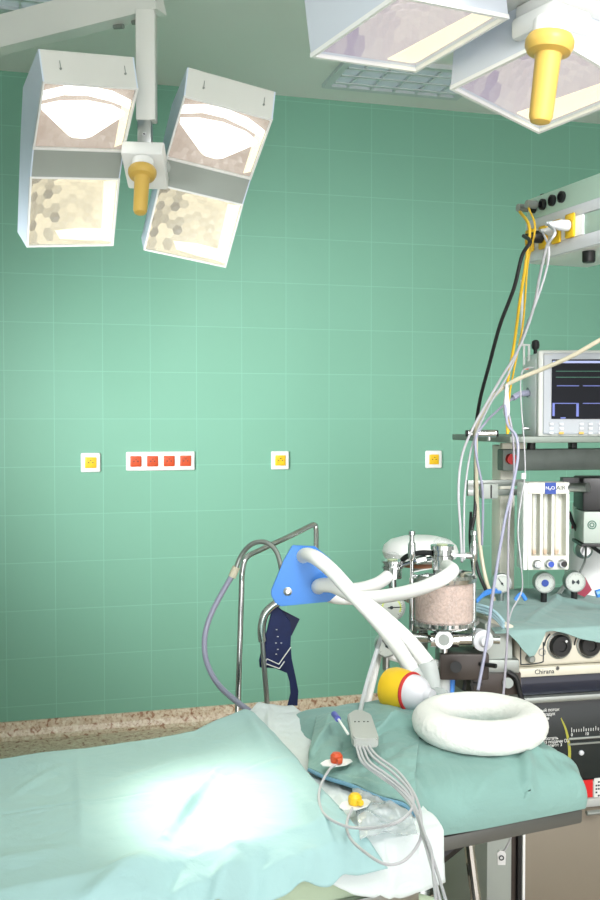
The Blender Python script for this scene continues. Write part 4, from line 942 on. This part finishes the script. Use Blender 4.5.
for px, m_ in ((537, lgrey), (549, mat('knob_blue', (.03, .08, .42), .35)), (562, black)):
    b = B(); lathe(b, FM.p(fx(px), 0, fz(563.5)), -FM.y, [(.0115, 0), (.0115, .010), (.009, .013), (0, .013)], 20); kk = obj('needle_valve', b, steel, fm)
    b = B(); cyl(b, FM.p(fx(px)+.002, -.016, fz(563.5)), FM.p(fx(px)+.002, -.0135, fz(563.5)), .0075, 16); obj('valve_face', b, m_, kk)
b = B(); box(b, FM, fx(544.5), fx(555.5), -.003, -.0002, fz(494), fz(482.5)); obj('blue_label', b, bluec, fm, smooth=False)
text('gas_name', 'AIR', .016, FM, fx(560.5), -.001, fz(488), dink, fm); text('gas_name', 'N₂O', .012, FM, fx(549.5), -.0036, fz(488), ink, fm); text('gas_name', 'O₂', .013, FM, fx(537), -.001, fz(488.5), grey, fm)
# connecting metal cylinder + vaporiser on the right
vp = thing('vaporiser', 'black and grey vaporiser box at the right edge beside the flow meter', 'vaporiser', P(590, 545, 2.5))
VF_ = Fr(P(584, 520, 2.5), math.radians(-4)); vx = lambda px: VF_.hit(px, 500)[0]; vz = lambda py: VF_.hit(590, py)[1]
b = B(); box(b, VF_, vx(583), vx(583)+.16, 0, .12, vz(511), vz(478), .004); box(b, VF_, vx(566), vx(583)-.001, .04, .08, vz(484), vz(479)); obj('vaporiser_top', b, black, vp)
b = B(); box(b, VF_, vx(584), vx(584)+.155, .004, .12, vz(544), vz(511.8), .004); vb = obj('vaporiser_body', b, mat('vapor_grey', (.38, .44, .40), .4), vp)
b = B(); box(b, VF_, vx(582), vx(584)+.157, .0, .122, vz(547), vz(544.2), .001); obj('vaporiser_base', b, black, vp)
b = B(); x, z = vx(592.5), vz(525); torus(b, VF_.p(x, .003, z), VF_.y, .010, .0012, 20, 6); torus(b, VF_.p(x, .003, z), VF_.y, .005, .0012, 16, 6); obj('round_emblem', b, mat('dark_green', (.02, .12, .08), .4), vp)
b = B(); cyl(b, VF_.at(569.8, 487.5, .03), VF_.at(588, 487.5, -.01), .0118, 20); obj('metal_coupling', b, steel, vp)
# white bottle-like unit behind
cn = thing('gas_regulator', 'white canister unit with round chrome fitting behind the gauges at the right edge', 'regulator', P(590, 600, 2.72))
NF = Fr(P(590, 560, 2.72), 0)
b = B(); lathe(b, P(592, 594, 2.75), (0, 0, 1), [(.075, 0), (.075, .13), (.060, .17), (.055, .22), (.055, .25), (0, .25)], 32); obj('canister_shell', b, white, cn)
b = B(); c = P(582, 549, 2.66); lathe(b, c, (0, -1, 0), [(.024, 0), (.024, .02), (.018, .024), (.014, .034), (0, .034)], 24); obj('round_fitting', b, steel, cn)
b = B(); boxc(b, P(578, 525, 2.685), .035, .004, .02, NF, .001); obj('red_sticker', b, mat('sticker_maroon', (.30, .03, .06), .4), cn)
b = B(); prism(b, [P(577, 594, 2.62), P(585, 577, 2.62), P(592, 590, 2.62), P(585, 597, 2.62)], V((0, .01, 0))); obj('maroon_tag', b, mat('sticker_maroon', (.3, .03, .06), .4), cn, smooth=False)
b = B(); tube(b, [P(569, 512, 2.6), P(574, 525, 2.6), P(583, 538, 2.6), P(600, 552, 2.6), P(620, 560, 2.6)], .005, 8); obj('black_cable', b, black, cn)
b = B(); tube(b, [P(586, 545, 2.62), P(585, 560, 2.6), P(580, 572, 2.58)], .003, 8); obj('grey_cable', b, dsteel, cn)
b = B(); tube(b, [P(555, 600, 2.66), P(565, 585, 2.66), P(575, 575, 2.68)], .006, 8); obj('bracket_tube', b, white, cn)

# drape on machine top
ZT = mz(627) + .006
HG = [(M.hit(px, py, -.036)[0], ZT - M.hit(px, py, -.036)[1]) for px, py in ((494, 612), (500, 624), (508, 634), (515, 641), (521, 649), (528, 656), (533, 655), (539, 644), (545, 631), (552, 630), (565, 633), (578, 638), (600, 642), (640, 648))] + [(XR+.2, .07)]
def drape_pt(u, v):
    x = HG[0][0] + (XR + .01 - HG[0][0]) * u**1.25; h = HG[-1][1]
    for (xa_, ha), (xb_, hb) in zip(HG, HG[1:]):
        if xa_ <= x <= xb_: h = ha + (hb-ha)*(x-xa_)/(xb_-xa_); break
    h = max(h, .004); R_ = .014; top = .49
    if v < .62: y, z = .46 - top*(v/.62), 0
    else:
        k = (v-.62)/.38; d_ = k*(h + R_*.57)
        if d_ < R_*1.57: a = d_/R_; y, z = -.030 + .0 - R_*math.sin(a)*.6, -R_*(1-math.cos(a))
        else: y, z = -.0384, -R_ - (d_ - R_*1.57)
        z = max(z, -h)
    n_ = .0045*noise.noise(V((x*11, y*9, 2))) + .003*abs(noise.noise(V((x*25, y*20, 6))))
    rd = math.exp(-(((x-.10) - (y-.1)*.8)/.012)**2)*.010 + math.exp(-(((x-.28) + (y-.2)*.6)/.015)**2)*.009 + math.exp(-(((x-.40) - (y-.05)*.3)/.012)**2)*.007
    if v < .62: z += n_ + rd*min(1, (.62-v)*5) + .002
    else: y -= .006*(1+noise.noise(V((x*30, z*10, 1))))*k
    xs_ = x - (.05*max(0, 1-u*6) if v < .4 else 0)
    return M.p(xs_, y, ZT + z)
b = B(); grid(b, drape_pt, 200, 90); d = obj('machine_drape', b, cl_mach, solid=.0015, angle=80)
tag(d, 'dull green cloth draped over the top of the anaesthesia machine, below the gauges', 'drape')
# blue tubing on the machine top left
bt = thing('blue_tubing', 'coiled blue and clear tubing on the left end of the machine top', 'tubing', P(490, 600, 2.35))
b = B(); tube(b, [P(476, 602, 2.34), P(482, 596, 2.36), P(492, 592, 2.4), P(500, 592, 2.45)], .0045, 10); tube(b, [P(478, 600, 2.36), P(486, 592, 2.38), P(496, 590, 2.42)], .0045, 10); tube(b, [P(515, 600, 2.5), P(521, 594, 2.5), P(526, 600, 2.5)], .005, 10); obj('blue_tube', b, bluep, bt)
b = B()
for k in range(3): tube(b, [P(474, 604+k*3, 2.30), P(486, 607+k*3, 2.27), P(496, 613+k*3, 2.24), P(504, 622+k*3, 2.22)], .004, 8)
obj('clear_tube', b, mat('pale_blue_tube', (.40, .60, .68), .3), bt)
b = B(); tube(b, [P(596, 594, 2.4), P(604, 592, 2.4)], .01, 8, smooth=False); obj('blue_cap', b, bluep, bt)

# grey junction unit between absorber and machine
ju = thing('suction_unit', 'grey metal unit with a brown box below, between the absorber and the machine panel', 'suction unit', P(488, 690, 2.26))
JF = Fr(P(488, 650, 2.26), MY); jx = lambda px: JF.hit(px, 650)[0]; jz = lambda py: JF.hit(490, py)[1]
b = B(); prism(b, [JF.p(jx(x), 0, jz(y)) for x, y in ((485, 624), (490, 618), (511, 628), (513, 672), (486, 670))], JF.y*.12); obj('grey_housing', b, greyp, ju, smooth=False)
b = B(); prism(b, [JF.p(jx(x), -.006, jz(y)) for x, y in ((487, 617), (492, 615), (512, 626), (512, 631), (487, 621))], JF.y*.13); obj('housing_top', b, cream, ju, smooth=False)
b = B(); box(b, JF, jx(468), jx(518), -.02, .10, jz(694), jz(671.5), .004); obj('brown_box', b, brown, ju, label='dark brown box')
b = B(); cyl(b, JF.at(508, 683, -.03), JF.at(508, 683, -.019), .012, 18); obj('side_knob', b, dsteel, ju)
b = B(); tube(b, [JF.at(508, 672, -.025), JF.at(516, 678, -.03), JF.at(520, 694, -.03), JF.at(524, 704, -.03)], .006, 10); obj('black_lead', b, black, ju)
b = B(); box(b, JF, jx(478), jx(500), .02, .08, jz(694)-.06, jz(694)-.0005); obj('mounting_foot', b, dsteel, ju)

# ================================================================== PATIENT MONITOR
MO = Fr(P(537, 437, 2.50), math.radians(0))
mo = thing('patient_monitor', 'light grey patient monitor with a dark screen on the upper shelf', 'monitor', MO.p(.16, .08, 0), 0)
ox = lambda px: MO.hit(px, 400)[0]; oz = lambda py: MO.hit(560, py)[1]
b = B(); box(b, MO, 0.012, .33, .022, .19, 0, oz(351), .008, 3); box(b, MO, 0, .012-.0005, .022, .17, .0, oz(358), .004)
obj('monitor_case', b, mat('monitor_white', (.86, .89, .92), .4), mo)
b = B(); box(b, MO, 0.002, .335, .0, .0215, 0, oz(350), .006, 3); obj('front_bezel', b, mat('bezel_grey', (.60, .63, .60), .4), mo)
b = B(); box(b, MO, ox(543), .33, -.004, -.0003, oz(434), oz(353), .003); obj('bezel_face', b, mat('bezel_blue_grey', (.44, .48, .52), .4), mo)
b = B(); box(b, MO, ox(551), .31, -.007, -.0045, oz(419), oz(359.5), .001); sc = obj('screen', b, scrk, mo, smooth=False)
scr = mat('screen_trace', (.12, .16, .5), .4, emit=.10, ecol=(.25, .3, .75)); scr2 = mat('screen_header', (.3, .35, .6), .4, emit=.35, ecol=(.45, .5, .8)); scr3 = mat('screen_green', (.03, .16, .10), .4, emit=.08)
b = B(); box(b, MO, ox(551.5), .309, -.0080, -.0075, oz(363.3), oz(361)); box(b, MO, ox(553), ox(561), -.0085, -.0081, oz(363), oz(361)); obj('screen_header', b, scr2, sc, smooth=False)
b = B()
for y in (385.5, 403): box(b, MO, ox(556 if y < 400 else 554), ox(578), -.0080, -.0075, oz(y+.8), oz(y)); box(b, MO, ox(582), .305, -.0080, -.0075, oz(y+.8), oz(y))
box(b, MO, ox(551.8), ox(554), -.0080, -.0075, oz(416), oz(403)); box(b, MO, ox(575.5), ox(578), -.0080, -.0075, oz(416.5), oz(403)); box(b, MO, ox(560), ox(565), -.0080, -.0075, oz(418.5), oz(417.3))
obj('screen_trace', b, scr, sc, smooth=False)
b = B()
for y in (371, 377): box(b, MO, ox(555), .30, -.0080, -.0075, oz(y+.7), oz(y))
obj('screen_line', b, scr3, sc, smooth=False)
b = B()
for cx_ in (551, 561, 581, 590, 600, 612):
    for cy_ in (424, 428.5, 433):
        if cy_ == 433 and cx_ in (561, 581): continue
        boxc(b, MO.p(ox(cx_), -.006, oz(cy_)), .011, .004, .006, MO, .001)
obj('keypad', b, lgrey, mo)
b = B()
for cx_ in (561, 581): boxc(b, MO.p(ox(cx_), -.006, oz(433)), .012, .004, .006, MO, .001)
obj('amber_key', b, mat('key_amber', (.70, .42, .08), .4), mo, label='amber key')
b = B(); box(b, MO, ox(543.5), ox(552), -.0046, -.0041, oz(355.3), oz(354.4)); box(b, MO, ox(543.5), ox(547), -.0046, -.0041, oz(354.2), oz(353.6)); obj('name_mark', b, grey, mo, smooth=False)
# side jacks, hook, knob
b = B(); xh = -.006
cyl(b, P(527, 392.5, 2.6), P(536, 392.5, 2.6), .013, 14); tube(b, [P(529, 393, 2.58), P(520, 394, 2.57), P(513, 398, 2.56)], .008, 10); obj('side_plug', b, cablel, mo, label='lavender plug')
b = B(); cyl(b, P(522, 428.5, 2.58), P(531, 428.5, 2.58), .0035, 10); obj('side_lug', b, steel, mo)
b = B(); boxc(b, P(526, 368.8, 2.57), .011, .01, .004, MO); obj('red_mark', b, mat('signal_red', (.75, .08, .03), .4), mo, smooth=False)
b = B(); tube(b, [P(529, 362, 2.6), P(529, 345, 2.6), P(518, 345, 2.6)], .004, 8, smooth=False); tube(b, [P(524, 365, 2.6), P(524, 345, 2.6)], .003, 8, smooth=False); obj('cable_hook', b, white, mo)
b = B(); lathe(b, P(535.5, 345, 2.6)-V((0, 0, .013)), (0, 0, 1), [(.005, -.01), (.005, 0), (.0095, .004), (.011, .012), (.0095, .022), (.005, .026), (0, .026)], 16); obj('black_knob', b, black, mo)

# ================================================================== CEILING PENDANT
PD = Fr(P(526, 264, 2.3), math.atan2(-.94, .342))
pd = thing('ceiling_pendant', 'white and mint ceiling supply unit with yellow sockets at the right edge', 'supply unit', PD.p(.4, .12, 0), PD.yaw)
H = PD.hit(526.3, 200)[1]; LN = .78; DP = .17
def pq(px, py): return PD.hit(px, py, 0)
b = B(); box(b, PD, 0, LN, .006, DP, 0, H, .004); obj('pendant_box', b, white, pd)
def zrow(f): return H*f
b = B(); box(b, PD, 0.001, LN, 0, .0055, H*.66, H*.995, .001); obj('mint_strip', b, mint_l, pd, label='mint green upper strip')
b = B(); box(b, PD, 0.001, LN, -.002, .0055, H*.50, H*.655, .001); box(b, PD, 0.001, LN, -.002, .0055, .002, H*.20, .001); obj('white_trim', b, mat('trim_lilac', (.82, .84, .90), .35), pd)
xe = pq(584, 220)[0]
b = B(); box(b, PD, .001, xe, -.003, .0055, H*.205, H*.495, .001); obj('socket_plate', b, white, pd)
b = B(); box(b, PD, xe+.001, LN, 0, .0055, H*.205, H*.495, .001); obj('mint_panel', b, mint_l, pd, label='mint green panel')
for px, py in ((532, 241), (545.5, 237.5), (558.5, 232), (572.5, 226)):
    x, z = pq(px, py); xc = x; b = B(); box(b, PD, xc-.0165, xc+.0165, -.009, -.0035, z-.026, z+.026, .004); so = obj('pendant_socket', b, syellow, pd, label='yellow socket')
    b = B(); torus(b, PD.p(xc, -.0095, z), PD.y, .0125, .0014, 20, 6); obj('socket_rim', b, mat('socket_dark_yellow', (.55, .33, .01), .4), so)
for px, py in ((534, 208), (543.5, 204.5), (553, 200.5), (562.5, 197)):
    x, z = pq(px, py); b = B(); lathe(b, PD.p(x, 0, z), -PD.y, [(.0125, 0), (.0125, .006), (.008, .008), (.008, .003), (0, .003)], 18); obj('gas_outlet', b, black, pd)
b = B()
for px, py in ((530, 209), (539, 205.5)):
    x, z = pq(px, py); cyl(b, PD.p(x+.004, -.010, z), PD.p(x+.004, -.035, z), .009, 14)
obj('outlet_plug', b, dsteel, pd)
b = B(); x = .02; lathe(b, PD.p(.025, .03, H), (0, 0, 1), [(.006, 0), (.010, .004), (.008, .010), (0, .011)], 14); obj('top_knob', b, black, pd)
b = B(); c = P(580.5, 264, 2.12); x = (c-PD.o).dot(PD.x); y = (c-PD.o).dot(PD.y); lathe(b, PD.p(x, min(max(y, .03), DP-.03), -.024), (0, 0, 1), [(.012, 0), (.014, .003), (.014, .024)], 16); obj('under_knob', b, black, pd)
b = B(); cc = P(607, 175, 2.02); cc = PD.p((cc-PD.o).dot(PD.x), .085, H); box(b, Fr(cc, PD.yaw), -.035, .035, -.035, .035, 0, 2.75-cc.z, .005); obj('ceiling_column', b, white, pd)
# plugs and leads of the pendant
def cord(name, pts, r, m, label, plug=None, cat='cable', grp=None):
    t = thing(name, label, cat, pts[-1], 0, grp); b = B(); tube(b, pts, r, 10, 10); obj('cord', b, m, t)
    if plug:
        a, c, pr, pm = plug; b = B(); L = (V(c)-V(a)).length; lathe(b, a, V(c)-V(a), [(pr, 0), (pr, L*.35), (pr*.55, L*.7), (pr*.35, L)], 14); obj('plug', b, pm, t)
    return t
x, z = pq(545.5, 237.5); pA = PD.p(x, -.012, z)
cord('power_cord', [pA - PD.y*.045, P(530, 242, 2.16), P(522, 256, 2.17), P(514, 288, 2.2), P(500, 325, 2.25), P(490, 362, 2.32), P(480, 400, 2.40), P(476, 430, 2.45), P(475.5, 470, 2.5), P(475, 510, 2.5), P(472, 535, 2.48), P(478, 570, 2.48), P(488, 595, 2.45)], .0044, black,
     'black power cord plugged into the ceiling unit, curving down to the shelf', (pA, pA - PD.y*.04, .014, black))
x, z = pq(572.5, 226); pB = PD.p(x, -.012, z)
cord('power_cord', [pB - PD.y*.05, P(555, 233, 2.0), P(547, 246, 2.02), P(540, 275, 2.08), P(533, 310, 2.15), P(519, 348, 2.22), P(500, 380, 2.28), P(484, 408, 2.32), P(472, 430, 2.34), P(462, 456, 2.36), P(458.5, 490, 2.36), P(460.5, 530, 2.34), P(462, 562, 2.3)], .0031, cablew,
     'pale grey power cord with a long light plug in the rightmost pendant socket', (pB, pB - PD.y*.055, .012, lgrey))
x, z = pq(558.5, 232); pC = PD.p(x, -.012, z)
cord('power_cord', [pC - PD.y*.03, P(549, 250, 2.08), P(545, 275, 2.1), P(535, 305, 2.14), P(525, 330, 2.2), P(516, 356, 2.24), P(505, 380, 2.28), P(490, 404, 2.32), P(477, 432, 2.36), P(470, 455, 2.38), P(465, 490, 2.38), P(464, 525, 2.36), P(464, 560, 2.32)], .0025, cablew,
     'thinner pale grey power cord hanging just right of the thicker one below the ceiling unit', (pC, pC - PD.y*.035, .010, grey))
x, z = pq(530, 209)
cord('gas_hose', [PD.p(x+.004, -.03, z-.008), P(529.5, 228, 2.2), P(526, 262, 2.2), P(520, 300, 2.25), P(514, 345, 2.35), P(508, 380, 2.4), P(507, 410, 2.42), P(507.5, 434, 2.43)], .0035, cabley, 'left thin yellow gas hose hanging from the grey outlet plugs of the ceiling unit', grp='yellow gas hoses')
x, z = pq(539, 205.5)
cord('gas_hose', [PD.p(x+.004, -.03, z-.008), P(535, 228, 2.2), P(528, 262, 2.22), P(525, 300, 2.28), P(522, 330, 2.35), P(514, 370, 2.42), P(509, 400, 2.45), P(509, 432, 2.45)], .0024, cabley, 'right thinner yellow gas hose hanging from the grey outlet plugs of the ceiling unit', grp='yellow gas hoses')
# other cables
def cab(name, pts, r, m, label, cat='cable'):
    b = B(); tube(b, pts, r, 10, 10); return tag(obj(name, b, m, angle=80), label, cat)
cab('sample_hose', [P(640, 318, 2.1), P(600, 340, 2.15), P(570, 357, 2.2), P(540, 370, 2.26), P(516, 380, 2.3), P(500, 390, 2.33), P(488, 404, 2.35), P(477, 424, 2.38), P(476, 445, 2.42), P(477, 500, 2.5), P(480, 545, 2.52), P(486, 580, 2.5), P(494, 600, 2.45)], .0050, cableb, 'thick cream hose slanting in front of the monitor screen from the right edge', 'hose')
cab('monitor_cable', [P(514, 398, 2.56), P(505, 404, 2.5), P(496, 412, 2.45), P(486, 422, 2.4), P(476, 438, 2.36), P(477, 460, 2.36), P(482, 485, 2.38), P(483, 510, 2.40), P(482, 545, 2.42)], .003, cablel, 'thin lavender cable leaving the plug on the monitor side, down past the rail clamp')
cab('monitor_cable', [P(505, 405, 2.3), P(508, 425, 2.28), P(516, 436, 2.26), P(518, 455, 2.25), P(513, 485, 2.22), P(505, 520, 2.18), P(498, 560, 2.12), P(492, 600, 2.05), P(487, 640, 2.0), P(478, 690, 1.95)], .0034, cablel, 'thick lavender cable from beside the monitor across the cream column to the ring pillow')
cab('monitor_cable', [P(506, 404, 2.32), P(512, 430, 2.30), P(514, 460, 2.30), P(513, 490, 2.30), P(509, 520, 2.28), P(508, 570, 2.22), P(508, 620, 2.15), P(506, 660, 2.1), P(503, 700, 2.05)], .0027, mat('cable_mauve', (.34, .33, .38), .4), 'mauve grey cable running straight down past the brown box')
cab('sample_line', [P(533, 367, 2.5), P(522, 372, 2.45), P(521, 400, 2.43), P(524, 440, 2.42), P(525, 475, 2.42), P(521, 500, 2.4), P(518, 530, 2.38), P(521, 565, 2.35), P(522, 590, 2.25), P(512, 610, 2.2), P(508, 625, 2.15)], .0017, cablew, 'very thin white line hanging from the monitor in front of the flow meter')
b = B(); c = P(523.5, 476, 2.418); cyl(b, c - V((0, 0, .007)), c + V((0, 0, .007)), .006, 12); tag(obj('line_filter', b, white), 'small white filter on the thin line left of the flow meter', 'filter')
b = B(); cyl(b, P(522, 280, 2.62), P(522, 345, 2.62), .0042, 10); tag(obj('antenna_rod', b, white), 'thin white rod standing up behind the monitor', 'rod')
b = B(); c = P(506.5, 404, 2.31); lathe(b, c, (0, 0, 1), [(.004, -.03), (.008, -.02), (.008, .0), (.005, .02), (.004, .045)], 12); tag(obj('cable_joint', b, lgrey), 'light grey cable joint where the lavender cables meet left of the monitor', 'connector')
cab('tube_offcut', [P(473, 570, 2.52), P(470, 540, 2.5), P(471, 512, 2.48)], .0038, black, 'short black lead below the slotted rail, beside the chrome rod')
# hanging tag below the head end
tg = thing('hanging_tag', 'small white tag on a cord hanging under the head end of the table', 'tag', P(502, 865, 1.9))
TF = Fr(P(502, 858, 1.6), 0)
b = B(); prism(b, [TF.at(x, y) for x, y in ((498, 865), (497.5, 853), (500, 850.5), (504.5, 851), (506, 854), (505.5, 865))], TF.y*.004); obj('tag_body', b, white, tg, smooth=False)
b = B(); torus(b, TF.at(501.5, 858, -.001), TF.y, .0035, .0009, 12, 6); obj('tag_print', b, dink, tg)
b = B(); tube(b, [TF.at(513, 828, .002), TF.at(510, 840, .002), TF.at(506, 848, .002), TF.at(503, 853, .002)], .0014, 6); obj('tag_cord', b, cablew, tg)
